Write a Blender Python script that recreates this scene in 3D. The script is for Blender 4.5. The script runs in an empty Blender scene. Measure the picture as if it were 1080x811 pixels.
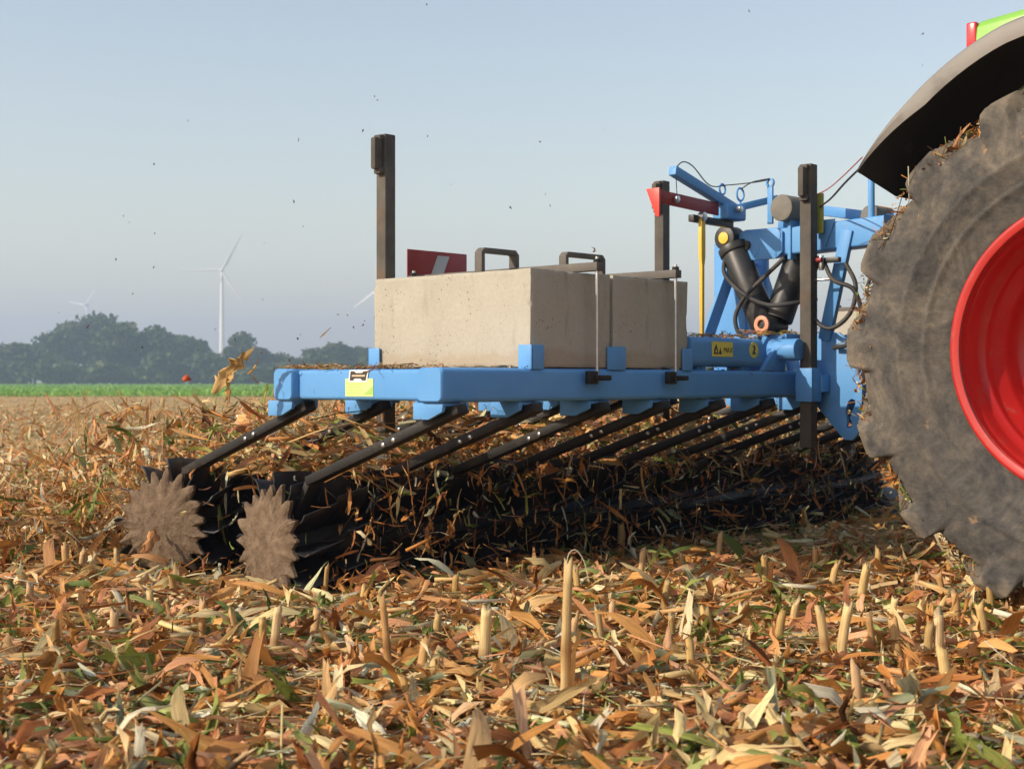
import bpy, bmesh, math, random
import numpy as np
from mathutils import Vector, Matrix, Euler, noise as mnoise

R = math.radians
rnd = random.Random(7)
rng = np.random.default_rng(11)
S = bpy.context.scene
COL = S.collection

# ------------------------------------------------------------------ camera, sky, sun, exposure
EYE = 0.90
FPX = 1488.0                      # focal length in pixels of a 1080 px wide frame
cam_d = bpy.data.cameras.new('camera')
cam = bpy.data.objects.new('camera', cam_d)
COL.objects.link(cam)
cam.location = (0, 0, EYE)
cam.rotation_euler = (R(90), 0, 0)
cam_d.sensor_width = 36.0
cam_d.lens = 36.0 * FPX / 1080.0
cam_d.shift_y = -0.0033
cam_d.clip_start = 0.05
cam_d.clip_end = 9000
cam_d.dof.use_dof = True
cam_d.dof.focus_distance = 5.7
cam_d.dof.aperture_fstop = 5.6
S.camera = cam

SUN_EL = 29.0
SUN_AZ = math.degrees(math.atan2(-0.90, -0.42))     # compass style: from +Y towards +X
w = bpy.data.worlds.new('World')
S.world = w
w.use_nodes = True
nt = w.node_tree
bg = nt.nodes['Background']
sky = nt.nodes.new('ShaderNodeTexSky')
sky.sky_type = 'NISHITA'
sky.sun_disc = False
sky.sun_elevation = R(SUN_EL)
sky.sun_rotation = R(SUN_AZ % 360)
sky.air_density = 1.25
sky.dust_density = 1.0
sky.ozone_density = 0.9
hue = nt.nodes.new('ShaderNodeMix')          # a whiter, milkier autumn sky
hue.data_type = 'RGBA'
hue.blend_type = 'MULTIPLY'
hue.inputs[0].default_value = 1.0
hue.inputs[7].default_value = (1.42, 1.19, 1.08, 1)
nt.links.new(sky.outputs[0], hue.inputs[6])
nt.links.new(hue.outputs[2], bg.inputs[0])
bg.inputs[1].default_value = 0.15

sd = bpy.data.lights.new('sun', 'SUN')
sd.energy = 5.0
sd.angle = R(0.6)
sd.color = (1.0, 0.88, 0.71)
sun = bpy.data.objects.new('sun', sd)
COL.objects.link(sun)
s_dir = Vector((math.sin(R(SUN_AZ)) * math.cos(R(SUN_EL)), math.cos(R(SUN_AZ)) * math.cos(R(SUN_EL)), math.sin(R(SUN_EL))))
sun.rotation_euler = s_dir.to_track_quat('Z', 'Y').to_euler()
sun.location = (-20, -10, 30)

S.view_settings.view_transform = 'Standard'
S.view_settings.look = 'None'
S.view_settings.gamma = 1.0
S.view_settings.use_curve_mapping = False
S.view_settings.exposure = 0.12
S.render.engine = 'CYCLES'
S.cycles.use_denoising = True
S.cycles.max_bounces = 6
S.cycles.diffuse_bounces = 3
S.cycles.glossy_bounces = 3
S.cycles.transmission_bounces = 4
S.cycles.volume_bounces = 1
S.cycles.transparent_max_bounces = 8
S.cycles.use_adaptive_sampling = True
S.cycles.adaptive_threshold = 0.015
S.cycles.caustics_reflective = False
S.cycles.caustics_refractive = False

# ------------------------------------------------------------------ frames of reference
# the implement: x = direction of travel, y = across (away from the camera), z = up
ORG = Vector((-0.264, 5.3, 0))
YAW = R(-43)
MF = Matrix.Translation(ORG) @ Matrix.Rotation(YAW, 4, 'Z')


def mw(u, t, z):
    return MF @ Vector((t, u, z))


def ground_at(px, py):
    """the point of the field seen at a place of the photograph"""
    Y = EYE * FPX / (py - 402.0)
    return Vector(((px - 540) / FPX * Y, Y, 0))


def at(px, py, Y):
    return Vector(((px - 540) / FPX * Y, Y, EYE - (py - 402) / FPX * Y))


# ------------------------------------------------------------------ materials
def new_mat(name):
    m = bpy.data.materials.new(name)
    m.use_nodes = True
    return m, m.node_tree, m.node_tree.nodes['Principled BSDF']


def ramp(t, stops):
    r = t.nodes.new('ShaderNodeValToRGB')
    e = r.color_ramp.elements
    e[0].position, e[0].color = stops[0][0], (*stops[0][1], 1)
    e[1].position, e[1].color = stops[-1][0], (*stops[-1][1], 1)
    for p, c in stops[1:-1]:
        k = e.new(p)
        k.color = (*c, 1)
    return r


def noise_node(t, scale, detail=4, rough=0.55, coord=None, mapping=None):
    n = t.nodes.new('ShaderNodeTexNoise')
    n.inputs['Scale'].default_value = scale
    n.inputs['Detail'].default_value = detail
    n.inputs['Roughness'].default_value = rough
    if coord is not None:
        if mapping:
            mp = t.nodes.new('ShaderNodeMapping')
            mp.inputs['Scale'].default_value = mapping
            t.links.new(coord, mp.inputs[0])
            coord = mp.outputs[0]
        t.links.new(coord, n.inputs['Vector'])
    return n


def mixc(t, fac, a, b, mode='MIX'):
    m = t.nodes.new('ShaderNodeMix')
    m.data_type = 'RGBA'
    m.blend_type = mode
    for s, v in ((m.inputs[0], fac), (m.inputs[6], a), (m.inputs[7], b)):
        if hasattr(v, 'is_linked') or hasattr(v, 'links'):
            t.links.new(v, s)
        elif isinstance(v, (int, float)):
            s.default_value = v
        else:
            s.default_value = (*v, 1)
    return m.outputs[2]


def surf(name, c1, c2=None, scale=6, rough=0.5, metal=0.0, bump=0.0, bump_scale=40, dirt=None, dirt_amt=0.5, dirt_scale=5,
         spec=0.5, coat=0.0, stretch=None):
    m, t, p = new_mat(name)
    tc = t.nodes.new('ShaderNodeTexCoord').outputs['Object']
    n = noise_node(t, scale, 5, 0.6, tc, stretch)
    rp = ramp(t, [(0.3, c1), (0.7, c2 or c1)])
    t.links.new(n.outputs[0], rp.inputs[0])
    col = rp.outputs[0]
    rv = rough
    if dirt is not None:
        d = noise_node(t, dirt_scale, 8, 0.68, tc)
        dr = ramp(t, [(0.62 - 0.25 * dirt_amt, (0, 0, 0)), (0.86 - 0.25 * dirt_amt, (1, 1, 1))])
        t.links.new(d.outputs[0], dr.inputs[0])
        col = mixc(t, dr.outputs[0], col, dirt)
        mr = t.nodes.new('ShaderNodeMapRange')
        mr.inputs[3].default_value = rough
        mr.inputs[4].default_value = 0.9
        t.links.new(dr.outputs[0], mr.inputs[0])
        t.links.new(mr.outputs[0], p.inputs['Roughness'])
    else:
        p.inputs['Roughness'].default_value = rv
    t.links.new(col, p.inputs['Base Color'])
    p.inputs['Metallic'].default_value = metal
    p.inputs['Specular IOR Level'].default_value = spec
    p.inputs['Coat Weight'].default_value = coat
    if bump:
        b = t.nodes.new('ShaderNodeBump')
        b.inputs['Strength'].default_value = bump
        b.inputs['Distance'].default_value = 0.01
        bn = noise_node(t, bump_scale, 6, 0.65, tc)
        t.links.new(bn.outputs[0], b.inputs['Height'])
        t.links.new(b.outputs[0], p.inputs['Normal'])
    return m


BLUE = surf('blue_paint', (0.10, 0.295, 0.61), (0.14, 0.35, 0.66), 3, 0.42, 0, 0.05, 60, (0.30, 0.26, 0.20), 0.10, 26, spec=0.2)
GREYSTEEL = surf('grey_steel', (0.07, 0.064, 0.055), (0.125, 0.11, 0.09), 8, 0.75, 0.0, 0.1, 80, (0.16, 0.10, 0.06), 0.35, 6, spec=0.15)
STRAPSTEEL = surf('strap_steel', (0.085, 0.075, 0.065), (0.13, 0.115, 0.095), 9, 0.7, 0.0, 0.1, 80, (0.2, 0.15, 0.1), 0.3, 9)
DARKSTEEL = surf('dark_steel', (0.016, 0.015, 0.014), (0.03, 0.028, 0.026), 8, 0.5, 0.2, 0.15, 60, (0.12, 0.085, 0.055), 0.25, 7, spec=0.35)
BLADE = surf('worn_blade_steel', (0.022, 0.024, 0.028), (0.04, 0.042, 0.045), 6, 0.38, 0.5, 0.15, 50, (0.09, 0.06, 0.04), 0.35, 7)
MUD = surf('caked_mud', (0.125, 0.085, 0.055), (0.23, 0.165, 0.11), 18, 0.95, 0, 1.0, 60, (0.10, 0.065, 0.04), 0.55, 24, spec=0.1)
BLACK = surf('black_plastic', (0.018, 0.018, 0.018), (0.03, 0.03, 0.028), 8, 0.45, 0, 0.05, 60, (0.10, 0.08, 0.06), 0.22, 6)
RUBBERHOSE = surf('hose_rubber', (0.02, 0.02, 0.02), (0.035, 0.033, 0.03), 12, 0.6, 0, 0.1, 90, (0.12, 0.09, 0.06), 0.3, 8)
GALV = surf('bright_zinc', (0.55, 0.55, 0.54), (0.68, 0.68, 0.67), 20, 0.3, 0.9)
RED = surf('red_rim_paint', (0.40, 0.013, 0.011), (0.46, 0.018, 0.014), 4, 0.36, 0, 0.03, 40, (0.30, 0.13, 0.09), 0.16, 16, coat=0.15)
REDARM = surf('shaded_red_paint', (0.24, 0.02, 0.022), (0.30, 0.03, 0.028), 6, 0.45, 0, 0.05, 60, (0.25, 0.12, 0.1), 0.2, 8)  # base red darkened to put the hook bar's shade into its colour
YELLOW = surf('yellow_paint', (0.75, 0.46, 0.04), (0.82, 0.52, 0.06), 6, 0.45, 0, 0.05, 60, (0.4, 0.3, 0.15), 0.2, 9)
STICKY = surf('yellow_sticker', (0.80, 0.68, 0.08), (0.84, 0.72, 0.12), 12, 0.5)
INK = surf('dark_print', (0.03, 0.025, 0.02), (0.05, 0.04, 0.03), 30, 0.5)
WHITESTICK = surf('white_sticker', (0.8, 0.8, 0.78), (0.84, 0.84, 0.82), 12, 0.5)
LIME = surf('lime_sticker', (0.55, 0.72, 0.22), (0.60, 0.76, 0.27), 8, 0.5)
GREENPRINT = surf('green_print', (0.33, 0.55, 0.10), (0.36, 0.58, 0.13), 12, 0.5)
TANPRINT = surf('tan_print', (0.55, 0.42, 0.28), (0.6, 0.46, 0.3), 12, 0.5)
TGREEN = surf('tractor_green', (0.20, 0.45, 0.05), (0.24, 0.50, 0.07), 3, 0.35, 0, 0.02, 40, (0.3, 0.26, 0.18), 0.12, 6, coat=0.3)
FENDER = surf('fender_plastic', (0.19, 0.178, 0.16), (0.235, 0.215, 0.19), 3, 0.6, 0, 0.1, 120, (0.10, 0.09, 0.08), 0.3, 4)
LINER = surf('fender_liner', (0.012, 0.012, 0.012), (0.02, 0.018, 0.016), 5, 0.8, 0, 0.1, 40, (0.07, 0.045, 0.03), 0.2, 9)
TAIL = surf('red_lens', (0.55, 0.02, 0.03), (0.6, 0.03, 0.04), 10, 0.2, coat=0.5)
OLIVE = surf('olive_plate_paint', (0.32, 0.33, 0.05), (0.40, 0.40, 0.08), 9, 0.5, 0, 0.1, 60, (0.2, 0.16, 0.08), 0.4, 14)
DRUM = surf('dusty_drum', (0.15, 0.14, 0.12), (0.21, 0.195, 0.165), 20, 0.8, 0, 0.2, 60)
ORANGE = surf('orange_ring', (0.75, 0.28, 0.16), (0.8, 0.33, 0.2), 8, 0.5)
TOWER = surf('turbine_white', (0.78, 0.78, 0.77), (0.8, 0.8, 0.79), 0.2, 0.5)
BARK = surf('bark', (0.07, 0.055, 0.04), (0.10, 0.08, 0.06), 2, 0.9, 0, 0.4, 8)
REFLWHITE = surf('reflector_white', (0.45, 0.46, 0.46), (0.55, 0.56, 0.56), 15, 0.4, 0.2, 0, 40, (0.25, 0.22, 0.18), 0.3, 12)
REFLRED = surf('reflector_red', (0.26, 0.02, 0.02), (0.32, 0.035, 0.03), 15, 0.4, 0.0, 0, 40, (0.2, 0.1, 0.08), 0.3, 12)


def concrete_mat():
    m, t, p = new_mat('cast_concrete')
    tc = t.nodes.new('ShaderNodeTexCoord').outputs['Object']
    n1 = noise_node(t, 3.2, 8, 0.62, tc)
    r1 = ramp(t, [(0.28, (0.385, 0.355, 0.29)), (0.5, (0.435, 0.405, 0.335)), (0.75, (0.46, 0.43, 0.36))])
    t.links.new(n1.outputs[0], r1.inputs[0])
    n2 = noise_node(t, 55, 6, 0.7, tc)
    r2 = ramp(t, [(0.35, (0.93, 0.93, 0.93)), (0.65, (1.03, 1.03, 1.03))])
    t.links.new(n2.outputs[0], r2.inputs[0])
    c = mixc(t, 1.0, r1.outputs[0], r2.outputs[0], 'MULTIPLY')
    n3 = noise_node(t, 5, 4, 0.6, tc, (2.2, 2.2, 0.5))      # runs of damp down the faces
    r3 = ramp(t, [(0.30, (0.80, 0.78, 0.75)), (0.40, (1, 1, 1))])
    t.links.new(n3.outputs[0], r3.inputs[0])
    c = mixc(t, 0.8, c, r3.outputs[0], 'MULTIPLY')
    v = t.nodes.new('ShaderNodeTexVoronoi')
    v.inputs['Scale'].default_value = 42
    t.links.new(tc, v.inputs['Vector'])
    n4 = noise_node(t, 7, 2, 0.5, tc)
    ad = t.nodes.new('ShaderNodeMath'); ad.operation = 'MULTIPLY_ADD'
    t.links.new(n4.outputs[0], ad.inputs[0]); ad.inputs[1].default_value = -0.50; ad.inputs[2].default_value = 0.34
    lt = t.nodes.new('ShaderNodeMath'); lt.operation = 'LESS_THAN'
    t.links.new(v.outputs['Distance'], lt.inputs[0]); t.links.new(ad.outputs[0], lt.inputs[1])
    c = mixc(t, lt.outputs[0], c, (0.24, 0.18, 0.12))
    sx = t.nodes.new('ShaderNodeSeparateXYZ'); t.links.new(tc, sx.inputs[0])
    n5 = noise_node(t, 6, 5, 0.6, tc, (1, 1, .3))
    e5 = t.nodes.new('ShaderNodeMath'); e5.operation = 'MULTIPLY_ADD'          # splash line of damp soil along the foot
    t.links.new(n5.outputs[0], e5.inputs[0]); e5.inputs[1].default_value = -.16; t.links.new(sx.outputs[2], e5.inputs[2])
    r5 = ramp(t, [(0.0, (1, 1, 1)), (.03, (0, 0, 0))]); 
    a5 = t.nodes.new('ShaderNodeMath'); a5.operation = 'ADD'; t.links.new(e5.outputs[0], a5.inputs[0]); a5.inputs[1].default_value = .035
    t.links.new(a5.outputs[0], r5.inputs[0])
    m5 = t.nodes.new('ShaderNodeMath'); m5.operation = 'MULTIPLY'; t.links.new(r5.outputs[0], m5.inputs[0]); m5.inputs[1].default_value = .45
    c = mixc(t, m5.outputs[0], c, (0.36, 0.27, 0.18))
    t.links.new(c, p.inputs['Base Color'])
    p.inputs['Roughness'].default_value = 0.93
    p.inputs['Specular IOR Level'].default_value = 0.15
    b = t.nodes.new('ShaderNodeBump'); b.inputs['Strength'].default_value = 0.35; b.inputs['Distance'].default_value = 0.006
    t.links.new(n2.outputs[0], b.inputs['Height'])
    t.links.new(b.outputs[0], p.inputs['Normal'])
    return m


CONCRETE = concrete_mat()


def tyre_mat():
    m, t, p = new_mat('dusty_tyre_rubber')
    tc = t.nodes.new('ShaderNodeTexCoord').outputs['Object']
    n1 = noise_node(t, 2.6, 12, 0.78, tc)
    n1.inputs['Distortion'].default_value = 0.9
    r1 = ramp(t, [(0.34, (0.034, 0.036, 0.040)), (0.46, (0.072, 0.068, 0.063)), (0.54, (0.100, 0.091, 0.079)), (0.68, (0.165, 0.145, 0.118))])
    t.links.new(n1.outputs[0], r1.inputs[0])
    n2 = noise_node(t, 26, 6, 0.7, tc)
    r2 = ramp(t, [(0.3, (0.68, 0.69, 0.70)), (0.7, (1.28, 1.24, 1.18))])
    t.links.new(n2.outputs[0], r2.inputs[0])
    c = mixc(t, 1.0, r1.outputs[0], r2.outputs[0], 'MULTIPLY')
    n6 = noise_node(t, 10, 5, 0.65, tc)
    r6 = ramp(t, [(0.32, (0.70, 0.72, 0.76)), (0.5, (1, 1, 1)), (0.68, (1.30, 1.26, 1.18))])
    t.links.new(n6.outputs[0], r6.inputs[0])
    c = mixc(t, 1.0, c, r6.outputs[0], 'MULTIPLY')
    # soil caked on the lugs, at the rim of the tyre
    sx = t.nodes.new('ShaderNodeVectorMath'); sx.operation = 'MULTIPLY_ADD'
    sx.inputs[1].default_value = (1, 0, 1); sx.inputs[2].default_value = (0, 0, -1.02)
    t.links.new(tc, sx.inputs[0])
    ln = t.nodes.new('ShaderNodeVectorMath'); ln.operation = 'LENGTH'; t.links.new(sx.outputs[0], ln.inputs[0])
    am = t.nodes.new('ShaderNodeMath'); am.operation = 'MULTIPLY_ADD'; t.links.new(n6.outputs[0], am.inputs[0]); am.inputs[1].default_value = .30
    t.links.new(ln.outputs['Value'], am.inputs[2])
    rm = ramp(t, [(0.0, (0, 0, 0)), (1.0, (1, 1, 1))])
    mr = t.nodes.new('ShaderNodeMapRange'); mr.inputs[1].default_value = 1.08; mr.inputs[2].default_value = 1.17; mr.inputs[4].default_value = .75
    t.links.new(am.outputs[0], mr.inputs[0])
    c = mixc(t, mr.outputs[0], c, (0.20, 0.165, 0.12))
    n3 = noise_node(t, 9, 6, 0.6, tc)
    r3 = ramp(t, [(0.66, (0, 0, 0)), (0.74, (1, 1, 1))])
    t.links.new(n3.outputs[0], r3.inputs[0])
    c = mixc(t, r3.outputs[0], c, (0.30, 0.19, 0.10))
    t.links.new(c, p.inputs['Base Color'])
    p.inputs['Roughness'].default_value = 0.85
    p.inputs['Specular IOR Level'].default_value = 0.25
    b = t.nodes.new('ShaderNodeBump'); b.inputs['Strength'].default_value = 0.5; b.inputs['Distance'].default_value = 0.01
    t.links.new(n2.outputs[0], b.inputs['Height'])
    t.links.new(b.outputs[0], p.inputs['Normal'])
    return m


TYRE = tyre_mat()


def leaf_mat(name, trans=0.25, rough=0.6, streak=True):
    """dry leaf: its own colour comes per piece from the 'tint' attribute, fibres run along it ('fibre')"""
    m, t, p = new_mat(name)
    a = t.nodes.new('ShaderNodeAttribute'); a.attribute_name = 'tint'
    c = a.outputs['Color']
    if streak:
        f = t.nodes.new('ShaderNodeAttribute'); f.attribute_name = 'fibre'
        n = noise_node(t, 1.0, 5, 0.7, f.outputs['Vector'])
        rp = ramp(t, [(0.28, (0.58, 0.50, 0.42)), (0.5, (1.0, 1.0, 1.0)), (0.72, (1.35, 1.32, 1.25))])
        t.links.new(n.outputs[0], rp.inputs[0])
        c = mixc(t, 1.0, c, rp.outputs[0], 'MULTIPLY')
        n2 = noise_node(t, 0.45, 3, 0.6, f.outputs['Vector'])
        rp2 = ramp(t, [(0.60, (0, 0, 0)), (0.72, (0.7, 0.7, 0.7))])
        t.links.new(n2.outputs[0], rp2.inputs[0])
        c = mixc(t, rp2.outputs[0], c, (0.16, 0.085, 0.04))
        bp = t.nodes.new('ShaderNodeBump'); bp.inputs['Strength'].default_value = 0.7; bp.inputs['Distance'].default_value = 0.003
        t.links.new(n.outputs[0], bp.inputs['Height']); t.links.new(bp.outputs[0], p.inputs['Normal'])
    t.links.new(c, p.inputs['Base Color'])
    p.inputs['Roughness'].default_value = rough
    p.inputs['Specular IOR Level'].default_value = 0.35
    tr = t.nodes.new('ShaderNodeBsdfTranslucent')
    t.links.new(c, tr.inputs['Color'])
    mx = t.nodes.new('ShaderNodeMixShader')
    mx.inputs[0].default_value = trans
    t.links.new(p.outputs[0], mx.inputs[1]); t.links.new(tr.outputs[0], mx.inputs[2])
    t.links.new(mx.outputs[0], t.nodes['Material Output'].inputs['Surface'])
    return m


LEAF = leaf_mat('dry_maize_leaf')
STALKM = leaf_mat('maize_stalk', 0.05, 0.55)
FOLIAGE = leaf_mat('foliage', 0.25, 0.7, False)
GRASSM = leaf_mat('green_crop_blades', 0.3, 0.6, False)


def field_mat():
    m, t, p = new_mat('stubble_soil')
    tc = t.nodes.new('ShaderNodeTexCoord').outputs['Object']
    n1 = noise_node(t, 9, 10, 0.75, tc)
    r1 = ramp(t, [(0.34, (0.13, 0.08, 0.038)), (0.43, (0.36, 0.235, 0.105)), (0.53, (0.55, 0.39, 0.185)), (0.68, (0.68, 0.53, 0.29))])
    t.links.new(n1.outputs[0], r1.inputs[0])
    n2 = noise_node(t, 0.22, 5, 0.6, tc, (1, 2.2, 1))
    r2 = ramp(t, [(0.35, (0.78, 0.78, 0.76)), (0.65, (1.12, 1.1, 1.05))])
    t.links.new(n2.outputs[0], r2.inputs[0])
    c = mixc(t, 1.0, r1.outputs[0], r2.outputs[0], 'MULTIPLY')
    t.links.new(c, p.inputs['Base Color'])
    p.inputs['Roughness'].default_value = 0.95
    p.inputs['Specular IOR Level'].default_value = 0.1
    b = t.nodes.new('ShaderNodeBump'); b.inputs['Strength'].default_value = 0.8; b.inputs['Distance'].default_value = 0.05
    t.links.new(n1.outputs[0], b.inputs['Height'])
    t.links.new(b.outputs[0], p.inputs['Normal'])
    return m


FIELD = field_mat()
CROP = surf('young_crop_ground', (0.13, 0.27, 0.035), (0.20, 0.36, 0.06), 0.35, 0.9, 0, 0.6, 6, (0.16, 0.22, 0.06), 0.3, 2.5, spec=0.1)


# ------------------------------------------------------------------ mesh helpers
def prop(o, label=None, cat=None, group=None, kind=None):
    if label: o['label'] = label
    if cat: o['category'] = cat
    if group: o['group'] = group
    if kind: o['kind'] = kind
    return o


def empty(name, loc=(0, 0, 0), rz=0.0):
    o = bpy.data.objects.new(name, None)
    o.empty_display_size = 0.2
    o.location = loc
    o.rotation_euler = (0, 0, rz)
    COL.objects.link(o)
    return o


class MB:
    def __init__(self):
        self.v, self.f = [], []

    def add(self, vs, fs):
        k = len(self.v)
        self.v += [tuple(x) for x in vs]
        self.f += [tuple(i + k for i in q) for q in fs]
        return self

    def box(self, c, s, rot=None):
        x, y, z = s[0] / 2, s[1] / 2, s[2] / 2
        vs = [Vector((a * x, b * y, d * z)) for a in (-1, 1) for b in (-1, 1) for d in (-1, 1)]
        if rot is not None:
            vs = [rot @ q for q in vs]
        vs = [q + Vector(c) for q in vs]
        return self.add(vs, [(0, 1, 3, 2), (4, 6, 7, 5), (0, 4, 5, 1), (2, 3, 7, 6), (0, 2, 6, 4), (1, 5, 7, 3)])

    def span(self, a, b):
        return self.box([(p + q) / 2 for p, q in zip(a, b)], [abs(q - p) for p, q in zip(a, b)])

    def bar(self, p, q, wd, ht, up=(0, 0, 1)):
        p, q = Vector(p), Vector(q)
        d = (q - p)
        L = d.length
        d.normalize()
        up = Vector(up)
        s = d.cross(up)
        if s.length < 1e-4:
            s = d.cross(Vector((1, 0, 0)))
        s.normalize()
        n = s.cross(d)
        m = Matrix((d, s, n)).transposed()
        return self.box((p + q) / 2, (L, wd, ht), m)

    def cyl(self, p, q, r, n=20, r2=None, cap=True):
        p, q = Vector(p), Vector(q)
        d = (q - p).normalized()
        s = d.orthogonal().normalized()
        b = d.cross(s)
        r2 = r if r2 is None else r2
        vs = []
        for c, rr in ((p, r), (q, r2)):
            for i in range(n):
                a = 2 * math.pi * i / n
                vs.append(c + (s * math.cos(a) + b * math.sin(a)) * rr)
        fs = [(i, (i + 1) % n, n + (i + 1) % n, n + i) for i in range(n)]
        if cap:
            fs += [tuple(range(n - 1, -1, -1)), tuple(range(n, 2 * n))]
        return self.add(vs, fs)

    def rings(self, rows, closed=True, cap=True):
        """rows: lists of equally many points -> skin"""
        n = len(rows[0])
        vs = [p for r_ in rows for p in r_]
        fs = []
        for k in range(len(rows) - 1):
            for i in range(n if closed else n - 1):
                j = (i + 1) % n
                fs.append((k * n + i, k * n + j, (k + 1) * n + j, (k + 1) * n + i))
        if cap and closed:
            fs.append(tuple(range(n - 1, -1, -1)))
            fs.append(tuple((len(rows) - 1) * n + i for i in range(n)))
        return self.add(vs, fs)

    def tube(self, pts, r, n=10, samples=8):
        pts = [Vector(p) for p in pts]
        P = []
        ext = [pts[0] * 2 - pts[1]] + pts + [pts[-1] * 2 - pts[-2]]
        for i in range(1, len(ext) - 2):
            a, b, c, d = ext[i - 1], ext[i], ext[i + 1], ext[i + 2]
            for k in range(samples):
                s = k / samples
                P.append(0.5 * ((2 * b) + (c - a) * s + (2 * a - 5 * b + 4 * c - d) * s * s + (3 * b - a - 3 * c + d) * s ** 3))
        P.append(pts[-1])
        rows = []
        side = None
        for i, p in enumerate(P):
            d = (P[min(i + 1, len(P) - 1)] - P[max(i - 1, 0)]).normalized()
            side = d.orthogonal().normalized() if side is None else (side - d * side.dot(d)).normalized()
            b = d.cross(side)
            rows.append([p + (side * math.cos(2 * math.pi * k / n) + b * math.sin(2 * math.pi * k / n)) * r for k in range(n)])
        return self.rings(rows)

    def prism(self, poly, lo, hi, axis='u', holes=()):
        """outline in the plane across 'axis' (u: (t, z) pairs; t: (u, z) pairs; z: (t, u) pairs), from lo to hi along it"""
        bm = bmesh.new()
        edges = []
        for loop in [poly] + list(holes):
            vs = [bm.verts.new((a, b, 0)) for a, b in loop]
            edges += [bm.edges.new((vs[i], vs[(i + 1) % len(vs)])) for i in range(len(vs))]
        bmesh.ops.triangle_fill(bm, edges=edges, use_beauty=True)
        g = bmesh.ops.extrude_face_region(bm, geom=bm.faces[:])
        for e in g['geom']:
            if isinstance(e, bmesh.types.BMVert):
                e.co.z = 1
        bm.verts.index_update()
        def place(c):
            h = lo + (hi - lo) * c.z
            return {'u': (c.x, h, c.y), 't': (h, c.x, c.y), 'z': (c.x, c.y, h)}[axis]
        self.add([place(v.co) for v in bm.verts], [[v.index for v in f.verts] for f in bm.faces])
        bm.free()
        return self

    def build(self, name, mat, parent=None, bevel=0.004, seg=2, angle=40, smooth=True):
        bm = bmesh.new()
        vs = [bm.verts.new(p) for p in self.v]
        for f in self.f:
            try:
                bm.faces.new([vs[i] for i in f])
            except ValueError:
                pass
        bmesh.ops.recalc_face_normals(bm, faces=bm.faces[:])
        if bevel:
            bmesh.ops.dissolve_limit(bm, angle_limit=0.01, verts=bm.verts[:], edges=bm.edges[:])
            es = [e for e in bm.edges if len(e.link_faces) == 2 and e.calc_face_angle(0) > R(angle)]
            if es:
                bmesh.ops.bevel(bm, geom=es, offset=bevel, segments=seg, profile=0.5, affect='EDGES', clamp_overlap=True)
        me = bpy.data.meshes.new(name)
        bm.to_mesh(me)
        bm.free()
        if smooth:
            me.shade_smooth()
            me.set_sharp_from_angle(angle=R(35))
        me.materials.append(mat)
        o = bpy.data.objects.new(name, me)
        COL.objects.link(o)
        o.parent = parent
        return o


def np_mesh(name, V, F, mat, attrs=None, smooth=True, parent=None):
    """V (n,3), F (m,4) with -1 as the last index of a triangle"""
    V = np.asarray(V, np.float32)
    F = np.asarray(F, np.int32)
    me = bpy.data.meshes.new(name)
    me.vertices.add(len(V))
    me.vertices.foreach_set('co', V.ravel())
    tri = F[:, 3] < 0
    cnt = np.where(tri, 3, 4).astype(np.int32)
    start = np.concatenate(([0], np.cumsum(cnt)[:-1])).astype(np.int32)
    idx = F.ravel()
    idx = idx[idx >= 0]
    me.loops.add(len(idx))
    me.loops.foreach_set('vertex_index', idx)
    me.polygons.add(len(F))
    me.polygons.foreach_set('loop_start', start)
    me.update(calc_edges=True)
    me.validate()
    for k, (kind, a) in (attrs or {}).items():
        at_ = me.attributes.new(k, kind, 'POINT')
        at_.data.foreach_set('color' if kind == 'FLOAT_COLOR' else 'vector', np.asarray(a, np.float32).ravel())
    if smooth:
        me.shade_smooth()
    me.materials.append(mat)
    o = bpy.data.objects.new(name, me)
    COL.objects.link(o)
    o.parent = parent
    return o


def rrect(w_, h_, r, n=5):
    """rounded rectangle outline centred at 0"""
    out = []
    for cx, cy, a0 in ((w_ / 2 - r, h_ / 2 - r, 0), (-w_ / 2 + r, h_ / 2 - r, 90), (-w_ / 2 + r, -h_ / 2 + r, 180), (w_ / 2 - r, -h_ / 2 + r, 270)):
        for k in range(n + 1):
            a = R(a0 + 90 * k / n)
            out.append((cx + r * math.cos(a), cy + r * math.sin(a)))
    return out


def circle(cx, cy, r, n=24):
    return [(cx + r * math.cos(2 * math.pi * i / n), cy + r * math.sin(2 * math.pi * i / n)) for i in range(n)]


# ------------------------------------------------------------------ ground
def gh(x, y):
    """height of the field"""
    d = math.hypot(x - 0.5, y - 5.5)
    k = 1.0 / (1.0 + (d / 14.0) ** 2)
    return k * (0.035 * mnoise.noise((x * 1.3, y * 1.3, 0)) + 0.018 * mnoise.noise((x * 4.1, y * 4.1, 3))) - 0.0


def make_ground():
    n = 170
    s = np.linspace(-1, 1, n)
    k = 8.4
    ax = np.sinh(k * s) / math.sinh(k) * 2500
    xs = ax + 0.5
    ys = ax + 5.5
    ys = ys[ys > -500]
    V = []
    for y in ys:
        for x in xs:
            V.append((x, y, gh(x, y)))
    a = len(xs)
    F = [(j * a + i, j * a + i + 1, (j + 1) * a + i + 1, (j + 1) * a + i) for j in range(len(ys) - 1) for i in range(a - 1)]
    o = np_mesh('ground', np.array(V), np.array(F), FIELD)
    prop(o, kind='structure')


make_ground()
cropm = MB().add([(-2300, 78, 0.03), (2300, 90, 0.03), (2300, 700, 0.03), (-2300, 700, 0.03)], [(0, 1, 2, 3)])
prop(cropm.build('crop_field', CROP, bevel=0), kind='structure')

# ------------------------------------------------------------------ loose plant pieces
SR = lambda h: tuple(((int(h[i:i + 2], 16) / 255 + 0.055) / 1.055) ** 2.4 if int(h[i:i + 2], 16) > 10 else int(h[i:i + 2], 16) / 3294.6 for i in (0, 2, 4))


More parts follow.
